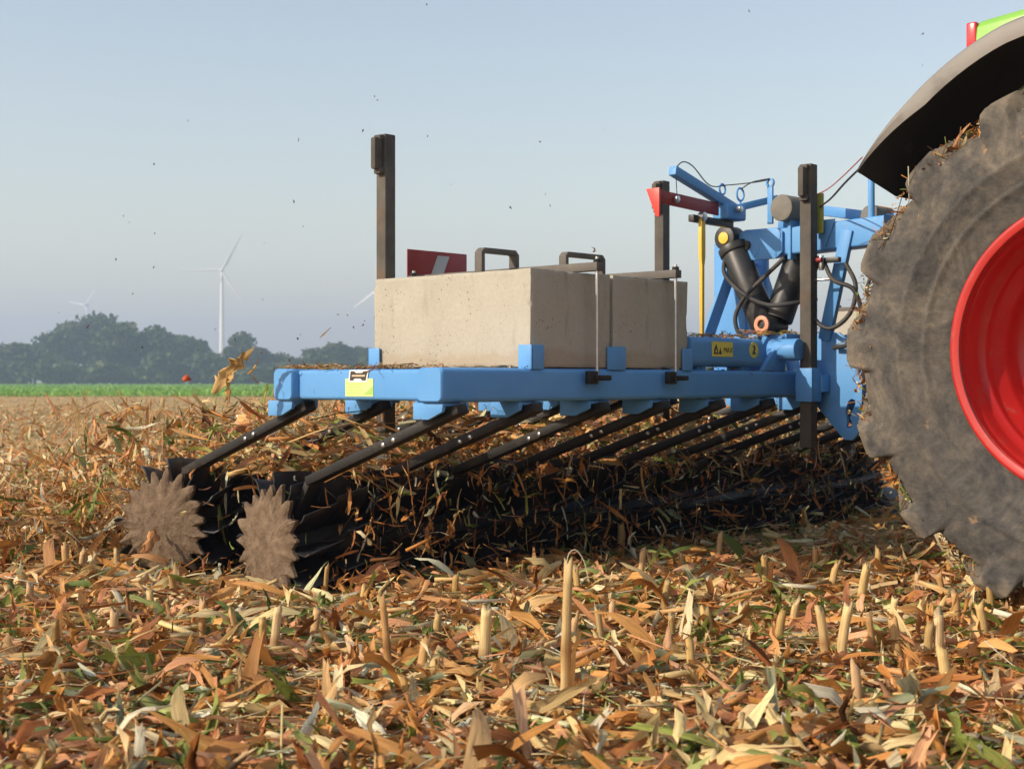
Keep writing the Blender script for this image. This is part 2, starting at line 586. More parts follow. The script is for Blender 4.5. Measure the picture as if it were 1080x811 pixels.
def strip_template(L, W, bend, twist, curl, nseg, ncross, seed, ragged=0.15, taper=0.8, crumple=0.10):
    r = np.random.default_rng(seed)
    V, U = [], []
    ends = (r.uniform(.2, 1.1), r.uniform(.05, 1.0))
    ang = 0.0
    p = np.zeros(3)
    yaw = r.normal() * 0.25
    for i in range(nseg + 1):
        s = i / nseg
        e0, e1 = ends
        wd = W * min(1.0, e0 + (1 - e0) * (s / .22)) * min(1.0, e1 + (1 - e1) * ((1 - s) / .45)) * (1 + ragged * r.normal())
        wd = max(wd, W * 0.08)
        tw = twist * (s - 0.5) + r.normal() * .22
        d = np.array([math.cos(ang) * math.cos(yaw * s), math.cos(ang) * math.sin(yaw * s), math.sin(ang)])
        side = np.cross(np.array([0, 0, 1.0]), d); side /= np.linalg.norm(side)
        up = np.cross(d, side)
        sd = side * math.cos(tw) + up * math.sin(tw)
        un = np.cross(d, sd)
        for j in range(ncross + 1):
            c = j / ncross - 0.5
            a = c * curl
            if abs(curl) > 1e-3:
                off = sd * math.sin(a) * wd / curl + un * (1 - math.cos(a)) * wd / curl
            else:
                off = sd * c * wd
            V.append(p + off + un * r.normal() * W * crumple + (d * r.normal() * W * .45 if i in (0, nseg) else 0))
            U.append((s * L * 14, c * W * 220, 0))
        p = p + d * L / nseg
        ang += bend / nseg * (1 + 0.6 * r.normal())
    V = np.array(V)
    V -= V.mean(0)
    k = ncross + 1
    F = [(i * k + j, i * k + j + 1, (i + 1) * k + j + 1, (i + 1) * k + j) for i in range(nseg) for j in range(ncross)]
    return V, np.array(F), np.array(U)


def rod_template(L, r0, n, seed, bendy=0.0):
    g = np.random.default_rng(seed)
    V, U = [], []
    rows = 3
    for i in range(rows):
        s = i / (rows - 1)
        for k in range(n):
            a = 2 * math.pi * k / n
            rr = r0 * (1 + 0.12 * g.normal())
            V.append((s * L - L / 2, rr * math.cos(a), rr * math.sin(a) + bendy * L * (s - 0.5) ** 2))
            U.append((s * L * 14, k * 0.9, 0))
    F = [(i * n + k, i * n + (k + 1) % n, (i + 1) * n + (k + 1) % n, (i + 1) * n + k) for i in range(rows - 1) for k in range(n)]
    if n == 3:
        F += [(2, 1, 0, -1), (6, 7, 8, -1)]
    else:
        c0 = len(V)
        V.append((-L / 2, 0, 0)); V.append((L / 2, 0, 0)); U += [(0, 0, 5), (0, 0, 5)]
        b = (rows - 1) * n
        F += [(c0, (k + 1) % n, k, -1) for k in range(n)] + [(c0 + 1, b + k, b + (k + 1) % n, -1) for k in range(n)]
    return np.array(V), np.array(F), np.array(U)


tp = np.random.default_rng(5)
T_LEAF = [strip_template(tp.uniform(.09, .34), tp.uniform(.012, .034), tp.normal() * 1.1, tp.normal() * 1.3, tp.normal() * 1.2, 7, 2, i) for i in range(26)]
T_HUSK = [strip_template(tp.uniform(.07, .20), tp.uniform(.024, .050), tp.normal() * 1.0, tp.normal() * 0.8, tp.choice([-1, 1]) * tp.uniform(.9, 2.6), 7, 4, 100 + i, .24, .95, .16) for i in range(20)]
T_SHRED = [strip_template(tp.uniform(.03, .14), tp.uniform(.006, .02), tp.normal() * 0.8, tp.normal() * 1.0, tp.normal() * 0.8, 3, 1, 200 + i, .25, .6) for i in range(18)]
T_STRAW = [rod_template(tp.uniform(.06, .28), tp.uniform(.0014, .0032), 3, 300 + i, tp.normal() * .25) for i in range(14)]
T_CHUNK = [rod_template(tp.uniform(.04, .20), tp.uniform(.006, .0115), 7, 400 + i, 0) for i in range(14)]
T_BIT = [strip_template(tp.uniform(.012, .035), tp.uniform(.008, .02), tp.normal(), tp.normal(), tp.normal(), 2, 1, 500 + i, .2, .5) for i in range(8)]

C_TAN = [SR(x) for x in ('d89f5a', 'e4ad68', 'cb8c48', 'd8a068', 'e8bd80', 'd09652', 'b67f40', 'f0d09a')]
C_PINK = [SR(x) for x in ('dea274', 'd29062', 'e8b488')]
C_STRAW = [SR(x) for x in ('e6d09a', 'efdcae', 'd8bd82', 'e2c88c', 'f2e6c4')]
C_BROWN = [SR(x) for x in ('a96c34', '8d5626', 'b87a3a', '70461f', 'c08545')]
C_GREEN = [SR(x) for x in ('84883a', '97a04c', '727f36', '627430', 'a3ab62')]
C_SAGE = [SR(x) for x in ('a8a983', 'b7b596', '8f9678')]
C_RED = [SR(x) for x in ('b0703c', '9a5c30')]


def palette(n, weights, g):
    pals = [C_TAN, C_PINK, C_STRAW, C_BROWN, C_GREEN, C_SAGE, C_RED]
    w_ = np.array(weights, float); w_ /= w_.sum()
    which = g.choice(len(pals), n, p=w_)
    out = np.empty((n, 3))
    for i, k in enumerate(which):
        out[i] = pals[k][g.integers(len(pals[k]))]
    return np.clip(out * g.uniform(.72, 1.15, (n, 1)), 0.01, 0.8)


W_LEAF = (6, 2.0, 2.2, 1.3, 2.1, .3, .3)
W_STRAW = (4, .8, 4, .9, 1.0, .3, .3)


class Pile:
    def __init__(self):
        self.V, self.F, self.T, self.U, self.n = [], [], [], [], 0

    def scatter(self, temps, pos, yaw, pitch, roll, scale, tint, g):
        k = len(pos)
        which = g.integers(0, len(temps), k)
        for ti in range(len(temps)):
            sel = np.where(which == ti)[0]
            if not len(sel):
                continue
            V, F, U = temps[ti]
            cy, sy, cp, sp, cr, sr = (f(a[sel]) for a in (yaw, pitch, roll) for f in (np.cos, np.sin))
            M = np.empty((len(sel), 3, 3))
            M[:, 0, 0] = cy * cp; M[:, 0, 1] = cy * sp * sr - sy * cr; M[:, 0, 2] = cy * sp * cr + sy * sr
            M[:, 1, 0] = sy * cp; M[:, 1, 1] = sy * sp * sr + cy * cr; M[:, 1, 2] = sy * sp * cr - cy * sr
            M[:, 2, 0] = -sp; M[:, 2, 1] = cp * sr; M[:, 2, 2] = cp * cr
            P = np.einsum('nij,vj->nvi', M, V) * scale[sel][:, None, None] + pos[sel][:, None, :]
            nv = len(V)
            base = self.n + np.arange(len(sel))[:, None, None] * nv
            Fx = np.where(F[None] < 0, -1, F[None] + base)
            self.V.append(P.reshape(-1, 3)); self.F.append(Fx.reshape(-1, 4))
            self.T.append(np.repeat(np.concatenate([tint[sel], np.ones((len(sel), 1))], 1), nv, 0))
            off = g.uniform(0, 90, (len(sel), 1, 3))
            self.U.append((U[None] + off).reshape(-1, 3))
            self.n += nv * len(sel)

    def build(self, name, mat, smooth=True, parent=None):
        return np_mesh(name, np.concatenate(self.V), np.concatenate(self.F), mat,
                       {'tint': ('FLOAT_COLOR', np.concatenate(self.T)), 'fibre': ('FLOAT_VECTOR', np.concatenate(self.U))}, smooth, parent)


def lay(pile, temps, n, y0, y1, power, z0, z1, pitch_s, roll_s, sc0, sc1, weights, g, half=0.44, margin=0.7):
    """n pieces over the wedge of field from y0 to y1 in front of the viewpoint"""
    s = g.uniform(0, 1, n)
    Y = y0 * (y1 / y0) ** (s ** power)
    X = g.uniform(-1, 1, n) * (half * Y + margin)
    # the rollers have swept most of it out of their way
    lt = (X - ORG.x) * math.cos(YAW) + (Y - ORG.y) * math.sin(YAW)
    lu = -(X - ORG.x) * math.sin(YAW) + (Y - ORG.y) * math.cos(YAW)
    keep = ~((lt > -2.25) & (lt < -.45) & (lu > -.22) & (lu < 5.4)) | (g.uniform(0, 1, n) < .3)
    X, Y = X[keep], Y[keep]
    n = len(X)
    G = np.array([gh(a, b) for a, b in zip(X, Y)])
    Z = G + z0 + (z1 - z0) * g.uniform(0, 1, n) ** 1.5
    pile.scatter(temps, np.stack([X, Y, Z], 1), g.uniform(0, 2 * np.pi, n), g.normal(0, pitch_s, n), g.normal(0, roll_s, n),
                 g.uniform(sc0, sc1, n), palette(n, weights, g), g)


res = Pile()
g = np.random.default_rng(21)
lay(res, T_LEAF, 7000, 2.3, 13, 1.0, .005, .080, .22, .6, .7, 1.15, W_LEAF, g)
lay(res, T_HUSK, 5200, 2.3, 13, 1.0, .008, .085, .28, .7, .7, 1.15, W_LEAF, g)
lay(res, T_LEAF, 1300, 2.3, 7.0, 1.0, .01, .075, .15, .5, 1.1, 1.6, W_LEAF, g)
lay(res, T_HUSK, 1300, 2.3, 7.0, 1.0, .01, .075, .18, .6, 1.1, 1.5, W_LEAF, g)
lay(res, T_SHRED, 19000, 2.3, 13, 1.0, .002, .07, .25, .6, .7, 1.3, W_LEAF, g)
lay(res, T_STRAW, 13000, 2.3, 13, 1.0, .01, .085, .20, .5, .7, 1.2, W_STRAW, g)
lay(res, T_CHUNK, 3400, 2.3, 13, 1.0, .012, .085, .16, .5, .7, 1.2, W_STRAW, g)
lay(res, T_BIT, 14000, 2.3, 10, 1.0, .002, .06, .4, .8, .8, 1.4, (2, 1, 3, 1, 1.2, 1.2, .4), g)
# farther off: fewer, the soil between them shows
lay(res, T_LEAF, 7000, 9, 40, 1.0, .0, .12, .55, .7, .8, 1.5, (3, 1, 3, 1.6, .9, .8, .2), g)
lay(res, T_SHRED, 15000, 10, 50, 1.0, .0, .06, .25, .5, 1.0, 2.2, (3, 1, 3, 1.6, .9, .8, .1), g)
lay(res, T_STRAW, 12000, 10, 70, 1.0, .0, .07, .25, .5, 1.0, 2.2, W_STRAW, g)
lay(res, T_SHRED, 9000, 34, 86, .8, .0, .06, .3, .5, 1.6, 3.0, (3, 1, 3, 1.2, .6, .8, .1), g)
o = res.build('crop_residue', LEAF)
prop(o, 'chopped tan and green maize leaves and straw littering the field', 'crop residue', kind='stuff')

# residue torn up around the rollers and thrown behind them
tang = Pile()


def local_scatter(pile, temps, n, ur, tr_, zf, scale, weights, g, pitch=1.0, roll=1.5):
    u = g.uniform(*ur, n); t = g.uniform(*tr_, n)
    z = zf(u, t, g.uniform(0, 1, n))
    P = np.array([tuple(mw(a, b, c)) for a, b, c in zip(u, t, z)])
    pile.scatter(temps, P, g.uniform(0, 2 * np.pi, n), g.normal(0, pitch, n), g.normal(0, roll, n), g.uniform(*scale, n), palette(n, weights, g), g)


heap = lambda hi, p: (lambda u, t, r: 0.01 + hi * r ** p)
W_DARK = (3, 1, 1.4, 4, 1.4, .5, .6)  # browner tint mix; under the machine it deepens the shade by colour
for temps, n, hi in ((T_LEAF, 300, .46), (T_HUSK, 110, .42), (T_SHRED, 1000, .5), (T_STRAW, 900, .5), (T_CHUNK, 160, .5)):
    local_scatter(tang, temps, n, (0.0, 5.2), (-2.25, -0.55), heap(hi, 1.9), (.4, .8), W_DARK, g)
for temps, n, hi in ((T_LEAF, 1500, .74), (T_HUSK, 700, .66), (T_SHRED, 3000, .78), (T_STRAW, 2200, .78), (T_CHUNK, 260, .65)):
    local_scatter(tang, temps, n, (0.10, 5.2), (-3.3, -2.0), heap(hi, 1.25), (.6, 1.15), W_LEAF, g)
for temps, n, hi in ((T_LEAF, 260, .34), (T_HUSK, 160, .30), (T_SHRED, 1000, .5), (T_STRAW, 800, .5)):
    local_scatter(tang, temps, n, (-.75, 0.4), (-3.4, -2.2), heap(hi, 1.6), (.6, 1.1), W_LEAF, g, .6, 1.2)
onr = lambda u, t, r: .45 + .30 * r ** 1.6 + .04 * np.sin(u * 7)
for temps, n in ((T_LEAF, 1100), (T_HUSK, 620), (T_SHRED, 2400), (T_STRAW, 2000), (T_CHUNK, 260)):          # lying on the rollers
    local_scatter(tang, temps, n, (.22, 5.2), (-2.4, -.86), onr, (.7, 1.25), W_LEAF, g, .45, 1.0)
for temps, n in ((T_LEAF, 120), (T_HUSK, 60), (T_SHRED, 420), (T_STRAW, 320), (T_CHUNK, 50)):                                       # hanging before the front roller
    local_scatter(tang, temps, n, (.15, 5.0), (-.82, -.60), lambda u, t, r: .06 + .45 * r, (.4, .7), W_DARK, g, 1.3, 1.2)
for temps, n in ((T_SHRED, 60), (T_STRAW, 60), (T_BIT, 160)):                                        # on the ledges of the frame
    k = int(n * .8)
    local_scatter(tang, temps, n, (1.62, 2.95), (-.17, -.03), lambda u, t, r: np.where(u < 2.2, 1.108, 1.135) + .018 * r, (.5, .9), W_LEAF, g, .15, .4)
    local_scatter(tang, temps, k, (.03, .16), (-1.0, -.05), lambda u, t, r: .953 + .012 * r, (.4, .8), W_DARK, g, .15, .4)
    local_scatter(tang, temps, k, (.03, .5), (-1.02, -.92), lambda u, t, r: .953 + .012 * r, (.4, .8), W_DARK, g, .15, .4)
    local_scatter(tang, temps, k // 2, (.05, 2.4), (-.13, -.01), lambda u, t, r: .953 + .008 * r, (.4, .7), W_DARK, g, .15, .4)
o = tang.build('tangled_residue', LEAF)
prop(o, 'maize leaves and straw churned up around the dark rollers', 'crop residue', kind='stuff')

# ------------------------------------------------------------------ young green crop beyond the stubble
gr = Pile()
T_BLADE = [strip_template(tp.uniform(.2, .4), tp.uniform(.05, .11), tp.normal() * .8, tp.normal(), 0.4, 2, 1, 700 + i, .1, .8) for i in range(8)]
n = 16000
Y = 79 * (300 / 79) ** (g.uniform(0, 1, n) ** 1.4)
X = g.uniform(-1, 1, n) * (.42 * Y + 4)
Y = Y + X * 0.0026 + g.normal(0, .25, n)
gt = np.array([SR(x) for x in ('7fae48', '8fbc54', '6f9e3c', 'a4c566')])[g.integers(0, 4, n)] * g.uniform(.7, 1.05, (n, 1))
gr.scatter(T_BLADE, np.stack([X, Y, g.uniform(.05, .2, n)], 1), g.uniform(0, 6.3, n), g.normal(-.9, .5, n), g.normal(0, .8, n), 1.0 + .002 * (Y - 79), gt, g)
prop(gr.build('grass', GRASSM), 'strip of young green crop beyond the stubble', 'grass', kind='stuff')


# ------------------------------------------------------------------ far trees
def crown_mesh(name, seed, rx, rz, z0, lobes, n, leaf=0.75):
    q = np.random.default_rng(seed)
    L = []
    for i in range(lobes):
        a = q.uniform(0, 6.283); h = q.uniform(-.75, .85)
        rad = math.sqrt(max(0, 1 - h * h)) * q.uniform(.25, .72)
        L.append((rx * rad * math.cos(a), rx * rad * math.sin(a), z0 + rz + rz * h * .72, rx * (q.uniform(.14, .46) if lobes > 20 else q.uniform(.28, .46))))
    L = np.array(L)
    k = q.integers(0, lobes, n)
    d = q.normal(size=(n, 3)); d /= np.linalg.norm(d, axis=1)[:, None]
    rr = q.uniform(0.35, 1.18, n) ** .8
    P = L[k, :3] + d * (L[k, 3] * rr)[:, None] * np.array([1, 1, .85])
    P[:, 2] = np.maximum(P[:, 2], z0 * .5)
    V = np.empty((n, 4, 3)); F = np.empty((n, 4), int)
    a = q.normal(size=(n, 3)); a /= np.linalg.norm(a, axis=1)[:, None]
    b = np.cross(a, d + q.normal(size=(n, 3)) * .6); b /= np.linalg.norm(b, axis=1)[:, None]
    s = leaf * q.uniform(.5, 1.2, n)[:, None]
    for j, (x, y) in enumerate(((-1, -.6), (.7, -.9), (1, .7), (-.6, .9))):
        V[:, j] = P + a * s * x * .6 + b * s * y * .6
    F[:] = np.arange(n * 4).reshape(n, 4)
    c = np.array([SR(x) for x in ('46542c', '3b4a27', '55602f', '4c5930')])[(k + q.integers(0, 2, n)) % 4] * q.uniform(.75, 1.2, (n, 1))
    tint = np.repeat(np.concatenate([c, np.ones((n, 1))], 1), 4, 0)
    return V.reshape(-1, 3), F, tint


def tree_proto(seed, rx, rz, z0, lobes, n, leaf):
    V, F, tint = crown_mesh('crown', seed, rx, rz, z0, lobes, n, leaf)
    me = np_mesh('crown', V, F, FOLIAGE, {'tint': ('FLOAT_COLOR', tint)}, False)
    q = random.Random(seed)
    mb = MB()
    top = z0 + rz * 1.3
    rows = []
    for i in range(6):
        s = i / 5
        rows.append([Vector((.5 * math.sin(s * 3 + seed) + (0.42 * (1 - s * .8)) * math.cos(a), .4 * math.sin(s * 2) + 0.42 * (1 - s * .8) * math.sin(a), top * s)) for a in [k * .785 for k in range(8)]])
    mb.rings(rows)
    for i in range(6):
        a = q.uniform(0, 6.28)
        h = z0 * q.uniform(.7, 1.0) + rz * q.uniform(0, .6)
        mb.cyl((0.3 * math.sin(h / top * 3 + seed), 0, h), (rx * .6 * math.cos(a), rx * .6 * math.sin(a), h + rz * .6), .18, 6, .05)
    tr = mb.build('trunk', BARK, bevel=0)
    meshes = (me.data, tr.data)
    bpy.data.objects.remove(me); bpy.data.objects.remove(tr)
    return meshes


PROTO = [tree_proto(31 + i, 6.2, 6.5, 2.6, 30, 3600, .85) for i in range(5)]
SHRUB = [tree_proto(71 + i, 5.0, 2.6, 0.4, 9, 900, 1.0) for i in range(3)]


def put_tree(name, meshes, px, top, halfw, Y, natural, label, cat, group):
    h = (405 - top) * Y / FPX
    rx = halfw * Y / FPX
    o = empty(name, ((px - 540) / FPX * Y, Y, 0), rnd.uniform(0, 6.28))
    o.scale = (rx / natural[0], rx / natural[0], h / natural[1])
    for nm, me in zip(('crown', 'trunk'), meshes):
        c = bpy.data.objects.new(nm, me)
        COL.objects.link(c)
        c.parent = o
    prop(o, label, cat, group)
    return o


TG = 'trees along the far edge of the green field'
ROW = [(-250, 366, 26), (-205, 360, 28), (-165, 368, 24), (-125, 362, 26), (-85, 356, 26), (-45, 362, 24),
       (-12, 366, 20), (12, 359, 19), (36, 363, 18), (58, 350, 20), (76, 338, 24), (100, 331, 27), (124, 335, 23), (141, 350, 14), (160, 345, 19), (180, 351, 20), (202, 356, 18),
       (218, 370, 13), (234, 380, 12), (252, 352, 17), (271, 366, 13), (292, 374, 16), (314, 377, 17), (336, 368, 18), (356, 363, 20), (378, 366, 18), (402, 372, 20),
       (440, 374, 24), (490, 370, 26), (540, 374, 26), (590, 372, 26), (640, 375, 25), (690, 374, 24), (735, 376, 24), (780, 377, 22), (830, 376, 24), (880, 377, 24),
       (940, 374, 26), (1000, 372, 26), (1060, 376, 26), (1120, 374, 28), (1190, 370, 30), (1260, 374, 30)]
ONES = {100: 'tallest broad hazy tree, its crown the top of the rounded clump in the tree line',
        76: 'broad hazy tree on the sloping shoulder of the tallest clump, away from the turbine',
        124: 'round hazy tree on the side of the tallest clump that faces the turbine',
        160: 'second highest hazy tree, next to the tallest clump towards the turbine',
        252: 'lone rounded hazy tree with low gaps at its sides, just beside the turbine tower',
        58: 'hazy tree where the tree line first steps up to the tallest clump',
        356: 'hazy tree crown just behind the end of the blue frame, beside the concrete block'}
for i, (px, top, hw) in enumerate(ROW):
    lab = ONES.get(px)
    if lab is None:
        lab = 'hazy tree of middle height in the even tree line' if px < 405 else 'hazy tree of the far row hidden behind the blue machine and tractor'
    put_tree('hazy_tree', PROTO[i % 5], px, top - 3, hw * 1.45, 440 + rnd.uniform(-25, 25), (6.6, 15.6), lab, 'tree', TG)
for i in range(84):
    px = -250 + i * 18.5 + rnd.uniform(-8, 8)
    put_tree('field_edge_shrub', SHRUB[i % 3], px, 384 + rnd.uniform(-7, 5), 30, 412 + rnd.uniform(-12, 8), (5.3, 5.4),
             'low hazy shrub at the foot of the far trees, above the green strip', 'shrub', 'shrubs at the foot of the far trees')


# ------------------------------------------------------------------ wind turbines
def turbine(px, py, D, Rr, ang, yaw, label):
    hub = at(px, py, D)
    o = empty('wind_turbine', (hub.x, D, 0), yaw)
    prop(o, label, 'wind turbine', 'wind turbines on the horizon')
    H = hub.z
    rows = [[Vector((r_ * math.cos(a), 3.2 + r_ * math.sin(a), z)) for a in [k * .3927 for k in range(16)]] for z, r_ in ((-1, 2.1), (H * .5, 1.6), (H - 1, 1.05))]
    MB().rings(rows).build('tower', TOWER, o, 0)
    MB().box((0, 3.4, H), (2.3, 6.5, 2.4)).build('nacelle', TOWER, o, .5, 3)
    rows = [[Vector((r_ * math.cos(a), y, H + r_ * math.sin(a))) for a in [k * .5236 for k in range(12)]] for y, r_ in ((-1.9, .15), (-1.5, .8), (-.6, 1.25), (.3, 1.3))]
    MB().rings(rows).build('hub', TOWER, o, 0)
    for k in range(3):
        a = R(ang + 120 * k)
        rows = []
        for s, c, tk in ((.02, 1.1, .9), (.08, 1.3, .8), (.2, 2.5, .5), (.5, 1.7, .3), (.8, 1.1, .18), (.97, .7, .1), (1, .2, .05)):
            rad = s * Rr
            ctr = Vector((math.sin(a) * rad, -.6, H + math.cos(a) * rad))
            tx = Vector((math.cos(a), 0.25 * (1 - s), -math.sin(a)))
            rows.append([ctr + tx * (c * .5 * math.cos(b) + .15 * c) + Vector((0, tk * .5 * math.sin(b), 0)) for b in [q * .785 for q in range(8)]])
        MB().rings(rows).build('blade', TOWER, o, 0)


turbine(234, 285, 930, 27.5, 28, R(10), 'white three-bladed wind turbine rising clear above the tree line')
turbine(90, 322, 1750, 26, 40, R(-25), 'very faint wind turbine in the haze above the tallest clump of trees')
turbine(399, 306, 1250, 27.5, 235, R(-10), 'faint wind turbine whose rotor shows just beside the concrete block')

# ------------------------------------------------------------------ haze
hz = MB().span((-2600, -600, -1.2), (2600, 2600, 108))
hm = bpy.data.materials.new('field_haze')
hm.use_nodes = True
ht = hm.node_tree
ht.nodes.remove(ht.nodes['Principled BSDF'])
pv = ht.nodes.new('ShaderNodeVolumePrincipled')
pv.inputs['Color'].default_value = (0.52, 0.645, 0.90, 1)
pv.inputs['Density'].default_value = 0.00092
pv.inputs['Anisotropy'].default_value = 0.2
ht.links.new(pv.outputs[0], ht.nodes['Material Output'].inputs['Volume'])
ho = hz.build('haze', hm, None, 0, smooth=False)
prop(ho, 'pale autumn haze over the fields', 'haze', kind='stuff')

# ------------------------------------------------------------------ the implement
M = empty('field_roller', ORG, YAW)
prop(M, 'blue tractor-drawn knife roller with two toothed rollers, tilted arms and folding headstock', 'farm implement')
UC, UE = 2.68, 5.36                # middle and far end across
ZB0, ZB1 = 0.818, 0.952           # beam underside and top
ZM = (ZB0 + ZB1) / 2


def beam_u(t0, t1, name, u0=0.0, u1=UE):
    prof = rrect(t1 - t0, ZB1 - ZB0, .022)
    rows = []
    for u, k in ((u0, .90), (u0 + .006, .97), (u0 + .014, 1.0), (u1 - .014, 1.0), (u1 - .006, .97), (u1, .90)):
        rows.append([Vector(((t0 + t1) / 2 + a * k, u, ZM + b * k)) for a, b in prof])
    return MB().rings(rows).build(name, BLUE, M, 0)


beam_u(-.14, 0, 'front_beam')
beam_u(-1.03, -.90, 'rear_beam')
for u in (.035, 1.62, 2.58, 2.84, 3.4, UE - .155):
    prof = rrect(.12, .124, .016)
    MB().rings([[Vector((t, u + .06 + a, ZM + b)) for a, b in prof] for t in (-.90, -.14)]).build('side_member', BLUE, M, 0)

# brackets and trailing arms, front rank and rear rank
def rank(tb, us):
    for i, u in enumerate(us):
        br = MB()
        br.prism([(tb - .15, ZB0 - .001), (tb + .015, ZB0 - .001), (tb + .010, ZB0 - .035), (tb - .065, ZB0 - .066), (tb - .15, ZB0 - .066)], u, u + .018, 'u')
        br.prism([(tb - .15, ZB0 - .001), (tb + .015, ZB0 - .001), (tb + .010, ZB0 - .035), (tb - .065, ZB0 - .066), (tb - .15, ZB0 - .066)], u + .125, u + .143, 'u')
        br.span((tb - .15, u + .018, ZB0 - .014), (tb + .010, u + .125, ZB0 - .002))
        b = br.build('arm_bracket', BLUE, M, .003)
        arm = MB()
        arm.bar((tb + .05, u + .07, ZB0 - .022), (tb - .86, u + .07, ZB0 - .341), .060, .040)
        arm.bar((tb - .84, u + .07, ZB0 - .325), (tb - 1.0, u + .07, ZB0 - .58), .050, .036)
        a_ = arm.build('trailing_arm', DARKSTEEL, M, .006)
        k = MB()
        for dt in (-.30, -.36):
            zz = ZB0 - .022 - (.05 - dt) * .3507 - .006
            k.cyl((tb + dt, u + .030, zz), (tb + dt, u + .110, zz), .010, 6)
        k.build('bolt', GALV, a_, .002)


rank(-.03, [.02 + .43 * i for i in range(12)])
rank(-.94, [.02 + .43 * i for i in range(12)])

# rollers: one drum section per arm, twelve blades each
def roller(tc, zc, skew, near_parts):
    rr = .315
    for i in range(12):
        u0 = .02 + .43 * i
        Lr = .395
        ph = i * 11.0
        root_parent = M
        def place(p):
            # the section turns a little about the vertical, as the sections of the frame do
            c, s = math.cos(skew), math.sin(skew)
            x, y, z = p
            y -= Lr / 2
            return (tc + c * x - s * y, u0 + Lr / 2 + s * x + c * y, zc + z)
        def blade(k):
            a = R(ph + 30 * (k // 2) + 15 * (k % 2))
            y0, y1 = ((.012, Lr / 2 - .008), (Lr / 2 + .008, Lr - .012))[k % 2]
            e = Vector((math.cos(a), 0, math.sin(a)))
            n_ = Vector((-math.sin(a), 0, math.cos(a)))
            mb = MB()
            sec = [(.10, -.004), (.285, -.004), (rr, .012), (rr - .004, .018), (.28, .004), (.10, .004)]
            rows = []
            for s in (0, .5, 1):
                tw = (s - .5) * .16
                ca, sa = math.cos(tw), math.sin(tw)
                e2 = e * ca + n_ * sa; n2 = n_ * ca - e * sa
                rows.append([place(e2 * q + n2 * h + Vector((0, y0 + s * (y1 - y0), 0))) for q, h in sec])
            return mb.rings(rows)
        drum = MB()
        drum.rings([[place((.115 * math.cos(q * .2618), y, .115 * math.sin(q * .2618))) for q in range(24)] for y in (.01, Lr - .01)])
        if i >= near_parts:
            for k in range(24):
                b = blade(k)
                drum.add(b.v, b.f)
            drum.build('roller_section', BLADE, M, 0)
            continue
        d = drum.build('roller_section', DARKSTEEL, M, 0)
        for k in range(24):
            blade(k).build('blade', BLADE, d, .0015)
        if i == 0:
            # mud-caked star disc closing the near end
            q = random.Random(int(tc * 100) + 1)
            n = 220
            def rad(a, amp):
                ph_ = (a * 19 / (2 * math.pi) + .30 * mnoise.noise((math.cos(a) * 2, math.sin(a) * 2, 5))) % 1
                tooth = 1 - abs(2 * ph_ - 1)
                kt = int(a * 19 / (2 * math.pi) + .3)
                base = .208 + (.062 + .014 * math.sin(kt * 7.3 + tc)) * tooth ** 1.35
                return base * (1 + amp * mnoise.noise((math.cos(a) * 1.6, math.sin(a) * 1.6, tc))) + .012 * mnoise.noise((math.cos(a) * 16, math.sin(a) * 16, tc)) + q.uniform(-.004, .004)
            outer = [rad(2 * math.pi * j / n, .09) for j in range(n)]
            rows = []
            for fr, y in ((1.0, .012), (1.0, -.004), (.88, -.016), (.66, -.024), (.45, -.030), (.25, -.033), (.08, -.034)):
                row = []
                for j in range(n):
                    a = 2 * math.pi * j / n
                    r_ = outer[j] * fr if fr > .7 else .20 * fr
                    yy = y + (.010 * mnoise.noise((r_ * math.cos(a) * 22, r_ * math.sin(a) * 22, tc)) if fr < 1 else 0)
                    row.append(Vector(place((r_ * math.cos(a), yy, r_ * math.sin(a)))))
                rows.append(row)
            MB().rings(rows).build('end_disc', MUD, d, 0)


roller(-1.06, .195, R(-8), 1)
roller(-1.96, .222, R(17), 1)

# clips that hold the concrete blocks
def clip(u, t, su, st, wu=.075, wt=.075):
    mb = MB()
    if wt:
        mb.span((t, u, ZB1 - .004), (t + st * wt, u + su * .008, ZB1 + .095))
    if wu:
        mb.span((t, u, ZB1 - .004), (t - st * -.008 if not wt else t + st * .008, u + su * wu, ZB1 + .095))
    return mb.build('corner_clip', BLUE, M, .002)


BZ = ZB1 + .004                   # underside of the blocks
clip(.495, .008, 1, -1)
clip(.495, -.985, 1, 1)
MB().span((-.004, .985, ZB1 - .004), (.006, 1.105, ZB1 + .095)).build('corner_clip', BLUE, M, .002)
clip(1.595, .008, -1, -1)
clip(1.595, -.985, -1, 1)
clip(4.50, .008, 1, -1)
clip(5.05, .008, -1, -1)


# steel straps across the blocks with threaded rods down to the front and rear beam
ZT = BZ + .40
for u, us in ((.86, 0), (1.41, 0), (4.78, 0)):
    s_ = MB().span((-1.10, u - .022, ZT + .004), (.062, u + .022, ZT + .040)).build('clamp_strap', STRAPSTEEL, M, .003)
    for t in (.045, -1.075):
        MB().cyl((t, u, ZB0 + .10), (t, u, ZT + .064), .0075, 10).build('threaded_rod', GALV, s_, 0)
        MB().cyl((t, u, ZT + .040), (t, u, ZT + .054), .016, 6).build('nut', DARKSTEEL, s_, .001)
        e_ = MB().span((t - .02, u - .055, ZB1 - .065), (t + .008, u + .0, ZB1 - .01))
        e_.span((t - .028 if t > 0 else t + .06, u - .02, ZB1 - .05), (t + .02, u + .075, ZB1 - .028))
        e_.build('rod_lug', DARKSTEEL, s_, .004)


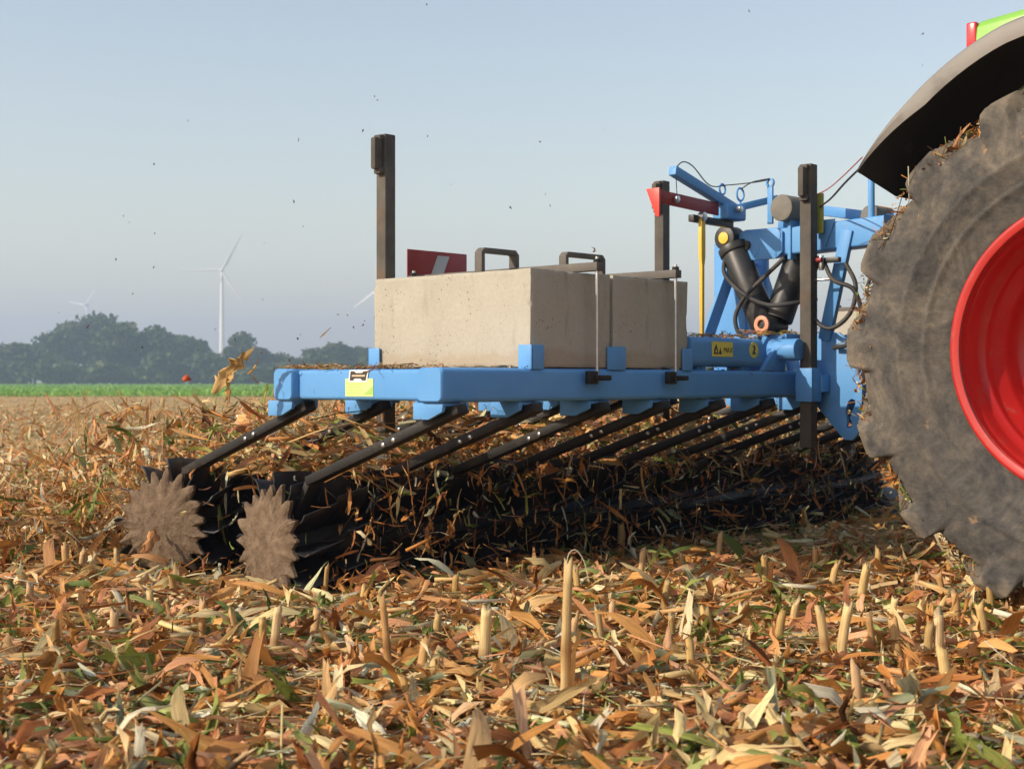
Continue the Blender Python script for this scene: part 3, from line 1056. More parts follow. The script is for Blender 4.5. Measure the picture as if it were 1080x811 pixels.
# parking stands: square tubes in sockets, each with a pin handle at the top
def stand(u, t, top, bot, sock):
    s_ = MB().span((t - .032, u - .032, bot), (t + .032, u + .032, top)).build('parking_stand', GREYSTEEL, M, .005)
    h = MB()
    h.span((t - .012, u - .085, top - .165), (t + .020, u - .036, top - .020))
    h.span((t - .020, u - .060, top - .03), (t + .026, u - .030, top - .006))
    h.span((t - .020, u - .060, top - .185), (t + .026, u - .030, top - .155))
    h.build('pin_handle', GREYSTEEL, s_, .006)
    if sock:
        sgn = 1
        k = MB()
        k.span((t - .046, u - .046, ZB0 - .02), (t + .046, u - .033, ZB1 + .012))
        k.span((t - .046, u + .033, ZB0 - .02), (t + .046, u + .046, ZB1 + .012))
        k.span((t + .033, u - .033, ZB0 - .02), (t + .046, u + .033, ZB1 + .012))
        k.span((t - .046, u - .033, ZB0 - .02), (t - .033, u + .033, ZB1 + .012))
        k.build('stand_socket', BLUE, s_, .003)


stand(2.435, .105, 1.975, .57, True)
stand(.69, -1.082, 2.04, .66, True)
stand(2.81, -1.082, 2.045, .66, True)

# striped warning board behind the near blocks
wb = MB().span((-1.19, .92, 1.28), (-1.183, 1.325, 1.535)).build('warning_board', REFLRED, M, .012, 3)
MB().prism([(1.02, 1.30), (1.10, 1.30), (1.20, 1.515), (1.12, 1.515)], -1.1825, -1.181, 't').build('stripe', REFLWHITE, wb, 0)
MB().prism([(1.235, 1.285), (1.315, 1.285), (1.315, 1.43), (1.30, 1.43)], -1.1825, -1.181, 't').build('stripe', REFLWHITE, wb, 0)
MB().span((-1.2, 1.10, .90), (-1.19, 1.14, 1.5)).build('board_post', DARKSTEEL, wb, .002)

# folding cylinder housing on the front beam, with its stickers
prof = rrect(.20, .138, .035, 6)
tb_ = MB().rings([[Vector((-.10 + a, u, 1.037 + b)) for a, b in prof] for u in (1.60, 2.185)]).build('cylinder_housing', BLUE, M, 0)
for u in (1.72, 2.08):
    MB().span((-.12, u - .03, ZB1 - .01), (-.03, u + .03, .975)).build('housing_foot', BLUE, tb_, .003)
st = MB().span((-.0005, 1.755, 1.015), (.0018, 1.925, 1.085)).build('warning_sticker', STICKY, tb_, 0)
pk = MB()
pk.prism([(1.768, 1.026), (1.805, 1.026), (1.800, 1.05), (1.786, 1.074), (1.772, 1.05)], .0018, .0026, 't', holes=[[(1.778, 1.033), (1.796, 1.033), (1.787, 1.056)]])
pk.prism([(1.808, 1.026), (1.832, 1.026), (1.820, 1.058)], .0018, .0026, 't')
pk.build('pictogram', INK, st, 0)


def lettering(txt, u, t, z, size, mat, parent, name='lettering'):
    """raised flat letters on a face that looks along travel"""
    c = bpy.data.curves.new(name, 'FONT')
    c.body = txt
    c.size = size
    c.extrude = .0006
    o = bpy.data.objects.new(name, c)
    dg = bpy.context.evaluated_depsgraph_get()
    COL.objects.link(o)
    bpy.context.view_layer.update()
    me = bpy.data.meshes.new_from_object(o.evaluated_get(bpy.context.evaluated_depsgraph_get()))
    bpy.data.objects.remove(o)
    me.transform(Matrix(((0, 0, 1, t), (1, 0, 0, u), (0, 1, 0, z), (0, 0, 0, 1))))
    me.materials.clear()
    me.materials.append(mat)
    k = bpy.data.objects.new(name, me)
    COL.objects.link(k)
    k.parent = parent
    return k


lettering('MAX', 1.846, .0024, 1.034, .036, INK, st)
rs = MB().prism(circle(2.105, 1.050, .038), -.0005, .0018, 't').build('round_sticker', STICKY, tb_, 0)
MB().prism([(2.090, 1.030), (2.122, 1.030), (2.122, 1.036), (2.108, 1.038), (2.118, 1.058), (2.112, 1.072), (2.096, 1.070), (2.096, 1.062), (2.106, 1.060), (2.094, 1.040)], .0018, .0026, 't').build('pictogram', INK, rs, 0)

# maker's sticker on the near side member (faces the near end)
lk = MB().span((-.595, .0325, .838), (-.425, .036, .910)).build('maker_sticker', LIME, M, 0)
lf = MB()
for k in range(4):
    lf.span((-.585, .0318, .850 + k * .012), (-.50 + .01 * (k % 2), .0325, .8525 + k * .012))
lf.prism([(-.485, .846), (-.428, .846), (-.428, .882), (-.450, .866)], .0318, .0325, 'u')
lf.build('green_print', GREENPRINT, lk, 0)
MB().prism([(-.575, .896), (-.462, .896), (-.450, .9445), (-.566, .9445)], .0310, .0325, 'u').build('emblem_ground', WHITESTICK, lk, 0)
MB().prism([(-.566, .902), (-.545, .902), (-.536, .910), (-.500, .910), (-.488, .902), (-.468, .902), (-.457, .940), (-.480, .940), (-.490, .933), (-.528, .933), (-.538, .940), (-.560, .940)], .0303, .0310, 'u').build('emblem', INK, lk, 0)
MB().prism([(-.552, .918), (-.472, .918), (-.470, .925), (-.550, .925)], .0298, .0303, 'u').build('emblem_line', TANPRINT, lk, 0)

# headstock --------------------------------------------------------
slot = [(.335, .668), (.352, .665), (.365, .682), (.362, .70), (.352, .715), (.362, .745), (.384, .785), (.382, .806), (.362, .812), (.346, .80), (.332, .765), (.330, .735), (.340, .705)]
plate = [(.05, .82), (.05, 1.09), (.165, 1.142), (.29, 1.142), (.345, 1.10), (.392, 1.015), (.418, .975), (.423, .90), (.415, .69), (.395, .635), (.365, .607), (.325, .610), (.30, .63), (.175, .765)]
for i, u in enumerate((2.55, 2.84)):
    MB().prism([(a - .085, b) for a, b in plate], u, u + .022, 'u', holes=[[(a - .085, b) for a, b in slot]]).build('link_plate', BLUE, M, .003)
MB().span((.004, 2.47, .845), (.16, 2.549, .93)).build('plate_flange', BLUE, M, .004)
MB().span((.004, 2.863, .83), (.11, 2.97, .94)).build('plate_flange', BLUE, M, .004)
MB().cyl((-.06, 2.36, 1.055), (.10, 2.36, 1.055), .055, 24).build('pivot_bush', BLUE, M, .006)
for t in (-.12, -.03):
    MB().prism([(2.19, ZB1 - .002), (2.40, ZB1 - .002), (2.40, 1.115), (2.375, 1.125)], t, t + .025, 't').build('gusset', BLUE, M, .003)
MB().span((-.28, 2.48, 1.10), (-.05, 2.90, 1.14)).build('head_plate', BLUE, M, .005)

# mast and braces (laid out at the near side, then set over the middle of the frame)
HEAD0 = set(bpy.data.objects)
MB().prism([(-.461, ZB1 - .01), (-.235, ZB1 - .01), (-.27, 1.30), (-.277, 1.60), (-.30, 1.655), (-.42, 1.655), (-.461, 1.62)], 2.42, 2.46, 'u').build('mast_plate', BLUE, M, .004)
MB().prism([(-.461, ZB1 - .01), (-.235, ZB1 - .01), (-.27, 1.30), (-.277, 1.60), (-.30, 1.655), (-.42, 1.655), (-.461, 1.62)], 2.64, 2.68, 'u').build('mast_plate', BLUE, M, .004)
MB().bar((-.335, 2.44, 1.54), (-.335, 2.08, ZB1 + .005), .085, .016, (1, 0, 0)).build('mast_brace', BLUE, M, .004)
MB().bar((-.335, 2.66, 1.54), (-.335, 3.02, ZB1 + .005), .085, .016, (1, 0, 0)).build('mast_brace', BLUE, M, .004)
# upper arm towards the tractor
arm = MB()
prof = rrect(.13, .135, .012, 3)
arm.rings([[Vector((t, 2.36 + a, z + b)) for a, b in prof] for t, z in ((-.14, 1.585), (.62, 1.612))])
a_ = arm.build('upper_arm', BLUE, M, 0)
MB().prism(circle(-.15, 1.585, .078, 20)[0:20], 2.275, 2.293, 'u').build('arm_eye', BLUE, a_, .003)
MB().prism([(-.15, 1.508), (.02, 1.508), (.06, 1.54), (.06, 1.64), (.02, 1.662), (-.15, 1.662)], 2.277, 2.2925, 'u').build('arm_cheek', BLUE, a_, .003)
MB().cyl((-.15, 2.262, 1.585), (-.15, 2.45, 1.585), .022, 16).build('pin', DARKSTEEL, a_, .003)
MB().span((.085, 2.285, 1.50), (.105, 2.435, 1.70)).build('arm_collar', BLUE, a_, .004)
MB().prism([(.24, 1.68), (.36, 1.68), (.305, 1.55), (.295, 1.55)], 2.284, 2.2935, 'u').build('arm_web', BLUE, a_, .002)
MB().prism([(.40, 1.695), (.66, 1.705), (.66, 1.56), (.56, 1.56)], 2.44, 2.46, 'u').build('arm_cheek', BLUE, a_, .003)
MB().bar((.20, 2.47, 1.745), (.52, 2.47, 1.685), .06, .05).build('upper_link', BLUE, M, .004)
MB().bar((.425, 2.30, 1.625), (.295, 2.30, 1.10), .035, .065, (1, 0, 0)).build('head_strut', BLUE, M, .004)
MB().bar((.48, 2.76, 1.60), (.36, 2.76, 1.10), .035, .065, (1, 0, 0)).build('head_strut', BLUE, M, .004)
MB().span((-.05, 2.50, 1.10), (.20, 2.88, 1.128)).build('head_plate', BLUE, M, .005)
MB().cyl((.535, 2.33, 1.64), (.535, 2.33, 1.90), .017, 12).build('lift_pin', BLUE, M, .002)
MB().cyl((.50, 2.38, 1.69), (.50, 2.56, 1.69), .055, 20).build('guide_drum', DRUM, M, .006)
MB().cyl((.075, 2.24, 1.752), (.075, 2.48, 1.752), .066, 28).build('guide_drum', DRUM, M, .008)
MB().cyl((.075, 2.482, 1.752), (.075, 2.56, 1.752), .06, 28).build('drum_collar', BLACK, M, .006)
MB().span((-.02, 2.36, 1.665), (.14, 2.46, 1.70)).build('drum_seat', BLUE, M, .004)
op = MB().span((.245, 2.250, 1.612), (.312, 2.262, 1.805)).build('side_plate', OLIVE, M, .003)
MB().span((.27, 2.262, 1.62), (.29, 2.30, 1.66)).build('bracket', BLUE, op, .002)

# folding cylinders
def cylinder(p, q, r, eye, mat=BLACK, near=.05):
    p, q = Vector(p), Vector(q)
    d = (q - p).normalized()
    c = MB().cyl(p + d * .06, q - d * .03, r, 28).build('hydraulic_cylinder', mat, M, .008)
    MB().cyl(p + d * .045, p + d * .085, r * 1.12, 28).build('gland', BLACK, c, .004)
    e = MB()
    n_ = Vector((0, 1, 0))
    e.cyl(p - n_ * .055, p + n_ * .055, .062, 24)
    e.build('clevis_eye', BLACK, c, .006)
    MB().cyl(p - n_ * .062, p - n_ * .0555, .030, 20).build('eye_cap', eye, c, .001)
    f_ = MB()
    f_.cyl(q - n_ * near, q + n_ * .05, .045, 24)
    f_.build('clevis_eye', BLACK, c, .006)
    return c


cylinder((-.262, 2.28, 1.625), (-.025, 2.28, 1.13), .074, YELLOW)
c2 = cylinder((.095, 2.44, 1.60), (.01, 2.30, 1.175), .074, DARKSTEEL, near=.13)
rg = MB()
rg.prism(circle(.010, 1.178, .043, 28), 2.158, 2.172, 'u', holes=[circle(.010, 1.178, .023, 20)])
rg.build('ring', ORANGE, c2, .001)

# lateral stays, red hook bar, rings, lever
tu = MB().bar((-.2, 1.69, 1.905), (-.2, 2.235, 1.765), .045, .045).build('stay_tube', BLUE, M, .004)
MB().bar((-.2, 1.545, 1.772), (-.2, 2.08, 1.752), .014, .062).build('hook_bar', REDARM, M, .002)
hk = bpy.context.scene.objects.get('hook_bar')
MB().prism([(-.245, 1.805), (-.165, 1.805), (-.165, 1.67), (-.185, 1.67)], 1.535, 1.5455, 'u').build('hook_plate', surf('sunlit_red_paint', (0.62, 0.05, 0.035), (0.68, 0.07, 0.05), 6, .45), hk, .001)  # same red as the bar, painted lighter as its sunlit end
MB().cyl((-.190, 1.70, 1.767), (-.170, 1.70, 1.767), .017, 8).build('bolt', GALV, hk, .002)
kn = MB().span((-.25, 2.10, 1.705), (-.15, 2.27, 1.785)).build('knuckle', BLUE, M, .012, 3)
MB().cyl((-.145, 2.17, 1.755), (-.115, 2.17, 1.755), .018, 8).build('bolt', GALV, kn, .002)
MB().bar((-.2, 2.26, 1.775), (-.13, 2.52, 1.84), .035, .035).build('stay_tube', BLUE, M, .003)


def ring(u, t, z, r, stem):
    mb = MB()
    rows = []
    for k in range(20):
        a = 2 * math.pi * k / 20
        c = Vector((t, u + r * math.cos(a), z + r * math.sin(a)))
        e = Vector((0, math.cos(a), math.sin(a)))
        rows.append([c + (e * math.cos(b) + Vector((1, 0, 0)) * math.sin(b)) * .0055 for b in [j * .785 for j in range(8)]])
    rows.append(rows[0])
    mb.rings(rows, True, False)
    mb.cyl((t, u, z - r), (t, u, z - r - stem), .006, 8)
    return mb.build('lifting_ring', BLUE, M, 0)


ring(2.12, -.2, 1.855, .026, .06)
ring(2.285, -.2, 1.845, .032, .06)
lug = MB().span((-.020, 2.262, 1.68), (.010, 2.276, 1.868))
lug.prism(circle(-.006, 1.885, .024, 20), 2.262, 2.276, 'u', holes=[circle(-.006, 1.885, .014, 14)])
lug.build('lifting_lug', BLUE, M, .001)
MB().bar((-.2, 1.845, 1.690), (-.2, 2.20, 1.685), .035, .034).build('lever_bar', BLACK, M, .004)
lv = MB()
rows = []
for z, w_, d_ in ((1.705, .017, .010), (1.60, .018, .010), (1.50, .017, .010), (1.46, .010, .009), (1.15, .009, .008), (ZB1, .009, .008)):
    rows.append([Vector((-.175 + b * d_, 1.905 + a * w_, z)) for a, b in ((-1, -1), (1, -1), (1, 1), (-1, 1))])
lv.rings(rows)
lv = lv.build('lever', YELLOW, M, .002)
MB().cyl((-.19, 1.905, 1.70), (-.155, 1.905, 1.70), .022, 12).build('lever_knob', GALV, lv, .004)

# hoses, wire and valve block
HZ = lambda pts, r=.011: MB().tube(pts, r).build('hydraulic_hose', RUBBERHOSE, M, 0)
HZ([(-.27, 2.26, 1.56), (-.24, 2.20, 1.44), (-.10, 2.17, 1.33), (.03, 2.18, 1.275), (.14, 2.2, 1.275), (.25, 2.3, 1.30)])
HZ([(.12, 2.20, 1.50), (.02, 2.19, 1.42), (-.10, 2.18, 1.32), (-.16, 2.18, 1.22), (-.13, 2.18, 1.13), (-.05, 2.2, 1.1)])
HZ([(.30, 2.22, 1.46), (.27, 2.2, 1.36), (.28, 2.2, 1.22), (.38, 2.2, 1.15), (.48, 2.22, 1.22), (.50, 2.24, 1.35), (.44, 2.25, 1.46)])
HZ([(.33, 2.23, 1.47), (.40, 2.2, 1.38), (.50, 2.22, 1.33), (.53, 2.24, 1.20), (.46, 2.25, 1.08), (.36, 2.27, 1.06)])
HZ([(.55, 2.30, 1.56), (.60, 2.25, 1.45), (.56, 2.24, 1.32), (.60, 2.3, 1.25)], .009)
vb = MB().span((.25, 2.20, 1.455), (.31, 2.27, 1.50)).span((.30, 2.215, 1.465), (.42, 2.245, 1.49)).build('valve_block', BLACK, M, .004)
MB().cyl((.255, 2.19, 1.40), (.255, 2.19, 1.49), .016, 10).cyl((.33, 2.205, 1.43), (.33, 2.205, 1.50), .014, 10).cyl((.28, 2.195, 1.385), (.39, 2.205, 1.385), .008, 8).build('fitting', GALV, vb, .002)
MB().cyl((.315, 2.185, 1.478), (.345, 2.185, 1.478), .012, 10).build('cap', REDARM, vb, .002)
MB().tube([(-.2, 1.70, 1.90), (-.17, 1.73, 1.945), (-.17, 1.82, 1.935), (-.18, 1.98, 1.86), (-.15, 2.1, 1.87), (-.05, 2.2, 1.885), (-.006, 2.262, 1.90)], .003, 6).build('pull_cord', RUBBERHOSE, M, 0)
MB().tube([(-.19, 2.285, 1.875), (-.12, 2.28, 1.90), (-.006, 2.262, 1.905)], .003, 6).build('pull_cord', RUBBERHOSE, M, 0)
MB().tube([(-.2, 1.72, 1.89), (-.2, 1.725, 1.82), (-.2, 1.73, 1.78)], .0022, 6).build('pull_cord', RUBBERHOSE, M, 0)
MB().tube([(.27, 2.26, 1.80), (.48, 2.02, 1.79), (.80, 1.6, 1.775), (1.13, 1.17, 1.77)], .003, 6).build('pull_cord', surf('red_cord', (0.45, 0.1, 0.06), (0.5, 0.13, 0.08), 9, .6), M, 0)
MB().tube([(.28, 2.27, 1.74), (.48, 2.04, 1.745), (.80, 1.62, 1.75), (1.14, 1.19, 1.755)], .005, 6).build('hydraulic_hose', RUBBERHOSE, M, 0)

for o_ in set(bpy.data.objects) - HEAD0:
    if o_.type == 'MESH':
        o_.data.transform(Matrix(((1, 0, 0, -.165), (0, 1, 0, .25), (0, 0, 1.035, -.9 * .035), (0, 0, 0, 1))))

# ------------------------------------------------------------------ concrete ballast blocks
def block(u0, u1, seed, label, handle):
    L, W, Hh = .95, u1 - u0, .40
    c = mw((u0 + u1) / 2, -.012 - L / 2, BZ)
    bm = bmesh.new()
    bmesh.ops.create_cube(bm, size=1)
    for v in bm.verts:
        v.co = Vector((v.co.x * L, v.co.y * W, (v.co.z + .5) * Hh))
    bmesh.ops.subdivide_edges(bm, edges=bm.edges[:], cuts=40, use_grid_fill=True)
    for v in bm.verts:
        k = sum((abs(abs(v.co.x) - L / 2) < 1e-4, abs(abs(v.co.y) - W / 2) < 1e-4, abs(v.co.z - Hh) < 1e-4 or abs(v.co.z) < 1e-4))
        p = v.co * 9 + Vector((seed, 0, 0))
        d = Vector((mnoise.noise(p), mnoise.noise(p + Vector((5, 9, 2))), mnoise.noise(p + Vector((8, 1, 7)))))
        v.co += d * .0022
        if k >= 2:
            ch = max(0, mnoise.noise(v.co * 17 + Vector((seed, 3, 1))))
            ctr = Vector((0, 0, Hh / 2))
            v.co -= (v.co - ctr).normalized() * (.004 + .034 * ch ** 2.5)
    me = bpy.data.meshes.new('concrete_block')
    bm.to_mesh(me); bm.free()
    me.shade_smooth(); me.set_sharp_from_angle(angle=R(40))
    me.materials.append(CONCRETE)
    o = bpy.data.objects.new('concrete_block', me)
    COL.objects.link(o)
    o.location = c
    o.rotation_euler = (0, 0, YAW)
    prop(o, label, 'concrete block', 'ballast blocks on the blue frame')
    if handle:
        h = MB()
        t0, a, b, z0, z1, tk = handle
        pts = [(a, z0), (a, z1 - .02), (a + .02, z1), (b - .02, z1), (b, z1 - .02), (b, z0)]
        inn = [(b - tk, z0), (b - tk, z1 - .025), (b - tk - .008, z1 - tk), (a + tk + .008, z1 - tk), (a + tk, z1 - .025), (a + tk, z0)]
        h.prism([(p[0] - (u0 + u1) / 2, p[1] - BZ) for p in pts + inn], t0 + .012 + L / 2 - .022, t0 + .012 + L / 2 + .022, 't')
        h.build('lifting_handle', STRAPSTEEL, o, .003)
    return o


block(.51, 1.022, 1, 'large pale concrete block with its sunlit side showing, nearest on the blue frame', (-.46, .665, .905, ZT - .03, 1.478, .022))
block(1.04, 1.583, 6, 'grey concrete block in the shade, between the pale block and the headstock', (-.46, 1.22, 1.51, ZT - .03, 1.497, .022))
block(4.52, 5.03, 11, 'concrete block glimpsed behind the struts beside the tractor tyre', None)

# ------------------------------------------------------------------ tractor
AX_T, AX_Z, R_T = 1.90, 1.02, 1.012
TR = empty('tractor', mw(UC, AX_T, 0), YAW)
prop(TR, 'tractor with a huge dusty rear tyre, red rim and grey fender', 'tractor')


def tyre(R0, Rl, Rr, W, nl, name, parent, cy, cz, cx, side):
    """side -1: outer face towards -y.  R0 carcass radius on the tread, Rl lug tips, Rr bead"""
    nth = 1400
    sidep = [(-.43, Rr), (-.455, Rr + .03), (-.50, Rr + .13 * (R0 - Rr) / .42), (-.535, Rr + .5 * (R0 - Rr)), (-.53, Rr + .72 * (R0 - Rr)), (-.505, Rr + .88 * (R0 - Rr)), (-.485, R0 - .018)]
    tread = [(-.46 + .92 * k / 20, R0 - .012 * abs(-1 + 2 * k / 20) ** 2) for k in range(21)]
    prof = sidep + tread + [(-a, b) for a, b in reversed(sidep)]
    # refine
    P = []
    for (a, b), (c, d) in zip(prof[:-1], prof[1:]):
        n = 10 if abs(a) > .47 or abs(c) > .47 else 2
        for k in range(n):
            P.append((a + (c - a) * k / n, b + (d - b) * k / n))
    P.append(prof[-1])
    P = np.array(P)
    y = P[:, 0]; r = P[:, 1]
    th = np.linspace(0, 2 * np.pi, nth, endpoint=False)
    TH, Yg = np.meshgrid(th, y, indexing='ij')
    Rg = np.repeat(r[None], nth, 0).copy()
    lug = np.zeros_like(Rg)
    for sgn in (-1, 1):
        q = sgn * Yg                       # 0 at the middle, .5 at this side
        phase = TH * nl / (2 * np.pi) + (0.5 if sgn > 0 else 0)
        cen = 0.95 * np.clip(q + .04, -.1, .6) * 2.0
        dph = np.abs(((phase - cen + .5) % 1) - .5)
        wid = .15 + .05 * np.clip(q * 2, 0, 1)
        m = np.clip((wid + .02 - dph) / .075, 0, 1)
        m = m * np.clip((q + .05) / .03, 0, 1)
        lug = np.maximum(lug, m)
    fade = np.clip((Rg - (R0 - .10)) / .06, 0, 1)
    lug *= fade
    lug = lug * lug * (3 - 2 * lug)
    Rn = Rg + (Rl - R0) * lug * (1 - .35 * np.clip((np.abs(Yg) - .44) / .06, 0, 1))
    Yn = Yg * W + np.sign(Yg) * lug * .020 * np.clip((np.abs(Yg) - .36) / .1, 0, 1)
    Yn = Yn + np.sign(Yg) * .006 * ((np.abs(Rg - .80 * R0) < .012) | (np.abs(Rg - .70 * R0) < .008)) * (np.abs(Yg) > .40)
    V = np.stack([cx + Rn * np.cos(TH), cy + side * -Yn, cz + Rn * np.sin(TH)], -1).reshape(-1, 3)
    k = len(y)
    i = np.arange(nth)[:, None]; j = np.arange(k - 1)[None]
    i2 = (i + 1) % nth
    F = np.stack([i * k + j, i * k + j + 1, i2 * k + j + 1, i2 * k + j], -1).reshape(-1, 4)
    if side > 0:
        F = F[:, ::-1]
    o = np_mesh(name, V, F, TYRE, None, True, parent)
    o.data.set_sharp_from_angle(angle=R(50))
    return o


def lathe(prof, cx, cy, cz, n=128):
    rows = [[Vector((cx + r_ * math.cos(2 * math.pi * k / n), cy + y, cz + r_ * math.sin(2 * math.pi * k / n))) for k in range(n)] for y, r_ in prof]
    return MB().rings(rows, True, False)


def wheel(cy, side, cx, cz, R0, Rl, Rr, W, nl):
    wh = empty('wheel', (0, 0, 0))
    wh.parent = TR
    tyre(R0, Rl, Rr, W, nl, 'tyre', wh, cy, cz, cx, side)
    e = Rr - .535
    f = side
    hw = W * .47
    p = [(hw * 1.0, Rr - .012), (hw * 1.02, Rr + .010), (hw * 1.015, Rr + .020), (hw * 1.00, Rr + .022), (hw * .985, Rr + .016), (hw * .965, Rr + .002), (hw * .955, Rr - .014), (hw * .94, Rr - .018),
         (hw * .93, Rr - .012), (hw * .90, Rr - .014), (hw * .87, Rr - .024), (hw * .80, Rr - .028), (hw * .68, Rr - .032), (hw * .62, Rr - .036), (hw * .58, Rr - .056), (hw * .54, Rr - .062), (hw * .50, Rr - .060),
         (hw * .44, Rr - .068), (hw * .34, Rr - .098), (hw * .30, Rr - .104), (hw * .24, Rr - .108), (hw * .10, Rr - .112), (hw * .04, Rr - .135),
         (hw * .00, Rr - .17), (-hw * .02, Rr * .5), (hw * .05, Rr * .42), (hw * .06, .09), (hw * .15, .085), (hw * .15, .0005)]
    if Rr > .5:
        td = Pile()
        q = np.random.default_rng(int(90 + 10 * side))
        for temps, k in ((T_SHRED, 900), (T_STRAW, 420), (T_BIT, 1500)):
            a = q.uniform(0, 6.283, k); rr_ = q.uniform(R0 - .02, R0 + .045, k)
            yy = cy + side * (W / 2 * q.uniform(.55, 1.0, k))
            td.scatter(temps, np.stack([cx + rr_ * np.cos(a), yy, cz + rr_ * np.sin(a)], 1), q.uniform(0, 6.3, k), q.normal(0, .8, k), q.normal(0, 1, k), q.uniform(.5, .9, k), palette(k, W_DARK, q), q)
        td.build('tyre_debris', LEAF, True, wh)
    rim = lathe([(f * a, b) for a, b in p], cx, cy, cz).build('rim', RED, wh, 0)
    rim.data.set_sharp_from_angle(angle=R(60))
    lathe([(f * a, b) for a, b in [(hw * 1.0, Rr - .02), (-hw, Rr - .02), (-hw, Rr + .02)]], cx, cy, cz, 64).build('rim_barrel', RED, rim, 0)
    nb = MB()
    for k in range(10):
        a = 2 * math.pi * k / 10
        nb.cyl((cx + .19 * math.cos(a), cy + f * hw * .04, cz + .19 * math.sin(a)), (cx + .19 * math.cos(a), cy + f * (hw * .04 + .05), cz + .19 * math.sin(a)), .02, 6)
    nb.build('nut', GALV, rim, .002)
    return wh


WT = .66
wheel(-1.285 + WT / 2, -1, 0, AX_Z, .938, R_T + .004, .535, WT, 16)
wheel(1.285 - WT / 2, 1, 0, AX_Z, .938, R_T + .004, .535, WT, 16)
FX = 2.75
wheel(-1.10 + .27, -1, FX, .74, .70, .745, .36, .54, 18)
wheel(1.10 - .27, 1, FX, .74, .70, .745, .36, .54, 18)


# fenders: shell over the wheel with a rounded outer skirt
def fender(side, name='fender'):
    # y measured from the tractor's middle, outward positive
    sec = [(y_ + .13, d_) for y_, d_ in ((1.215, -.085), (1.222, -.045), (1.212, -.020), (1.185, -.004), (1.13, 0), (.95, .0), (.55, .0))]
    rows, rin = [], []
    n = 44
    for k in range(n + 1):
        a = R(142.5 - k * (142.5 - 25) / n)
        s = k / n
        base = 1.152 + .085 * min(1, s * 3.2) ** .8
        e = min(1.0, s * 6 + .06)
        row, ri = [], []
        for i, (y, d) in enumerate(sec):
            dd = d * e
            end = max(0, 1 - s * 9) * min(1.0, max(0, 1.33 - y) / .25)      # the lower end is drawn in and down
            aa = a + R(2.2) * end
            r_ = base + dd - .055 * end
            row.append(Vector((r_ * math.cos(aa), side * y, AX_Z + .01 + r_ * math.sin(aa))))
            yi = y - (.012 if i < 3 else 0)
            r2 = r_ - (0 if i < 2 else .014)
            ri.append(Vector((r2 * math.cos(aa), side * yi, AX_Z + .01 + r2 * math.sin(aa))))
        rows.append(row); rin.append(ri)
    f_ = MB().rings(rows, False, False).build(name, FENDER, TR, 0)
    mb = MB().rings(rin, False, False)
    # close the free edges between shell and liner
    for A, B in ((rows[0], rin[0]), (rows[-1], rin[-1])):
        mb.rings([A, B], False, False)
    mb.rings([[r_[0] for r_ in rows], [r_[0] for r_ in rin]], False, False)
    mb.build('fender_liner', LINER, f_, 0)


fender(-1)
fender(1)

# green bodywork over the fender, tail lamps, cab, bonnet, axle, links
for sd_ in (-1, 1):
    gb = MB()
    y0, y1 = (.62, .50)
    rows = []
    for x, zt in ((-.715, 2.26), (-.69, 2.405), (-.55, 2.42), (-.35, 2.44), (.05, 2.46)):
        zb = AX_Z + .01 + math.sqrt(1.243 ** 2 - x * x)
        rows.append([Vector((x, sd_ * .46, zb)), Vector((x, sd_ * .75, zb)), Vector((x, sd_ * .75, zt - .03)), Vector((x, sd_ * .72, zt)), Vector((x, sd_ * .46, zt))])
    gbo = gb.rings(rows).build('mudguard_body', TGREEN, TR, .01, 3)
    MB().span((-.735, sd_ * .68, 2.29), (-.69, sd_ * .753, 2.40)).build('tail_lamp', TAIL, TR, .008, 3)
MB().span((-.45, -.42, .62), (2.6, .42, 1.12)).build('chassis', DARKSTEEL, TR, .04, 3)
MB().cyl((0, -.95, AX_Z), (0, .95, AX_Z), .17, 24).build('rear_axle', DARKSTEEL, TR, .02)
MB().span((FX - .12, -.75, .62), (FX + .12, .75, .86)).build('front_axle', DARKSTEEL, TR, .03)
bn = []
for x, zt, hw_ in ((1.25, 2.02, .44), (2.2, 1.95, .43), (3.1, 1.80, .38), (3.45, 1.62, .33), (3.5, 1.3, .30)):
    bn.append([Vector((x, -hw_, 1.12)), Vector((x, -hw_, zt - .12)), Vector((x, -hw_ + .12, zt)), Vector((x, hw_ - .12, zt)), Vector((x, hw_, zt - .12)), Vector((x, hw_, 1.12))])
MB().rings(bn).build('bonnet', TGREEN, TR, .03, 3)
cabp = MB()
cab = MB().span((-.20, -.66, 1.13), (1.24, .66, 1.5)).build('cab', BLACK, TR, .02)
for x, y in ((-.2, -.68), (-.2, .68), (1.2, -.72), (1.2, .72)):
    MB().bar((x, y, 1.5), (x + (.05 if x < 0 else -.15), y * .92, 3.0), .09, .10).build('cab_pillar', BLACK, cab, .01)
MB().span((-.30, -.78, 3.0), (1.25, .78, 3.2)).build('cab_roof', TGREEN, cab, .06, 4)
gm, gt_, gp = new_mat('cab_glass')
gp.inputs['Base Color'].default_value = (.75, .82, .8, 1); gp.inputs['Roughness'].default_value = .03
gp.inputs['Transmission Weight'].default_value = .9
gn = noise_node(gt_, 6, 3)
gr_ = ramp(gt_, [(.4, (.03, .03, .03)), (.8, (.12, .12, .12))]); gt_.links.new(gn.outputs[0], gr_.inputs[0]); gt_.links.new(gr_.outputs[0], gp.inputs['Roughness'])
for y in (-.67, .67):
    MB().span((-.14, y - .006, 1.55), (1.08, y + .006, 2.99)).build('cab_window', gm, cab, 0)
MB().span((-.19, -.60, 1.55), (-.178, .60, 2.99)).build('cab_window', gm, cab, 0)
MB().span((.1, -.25, 1.5), (.6, .25, 1.62)).span((.02, -.25, 1.5), (.14, .25, 2.25)).build('driver_seat', BLACK, cab, .04, 3)
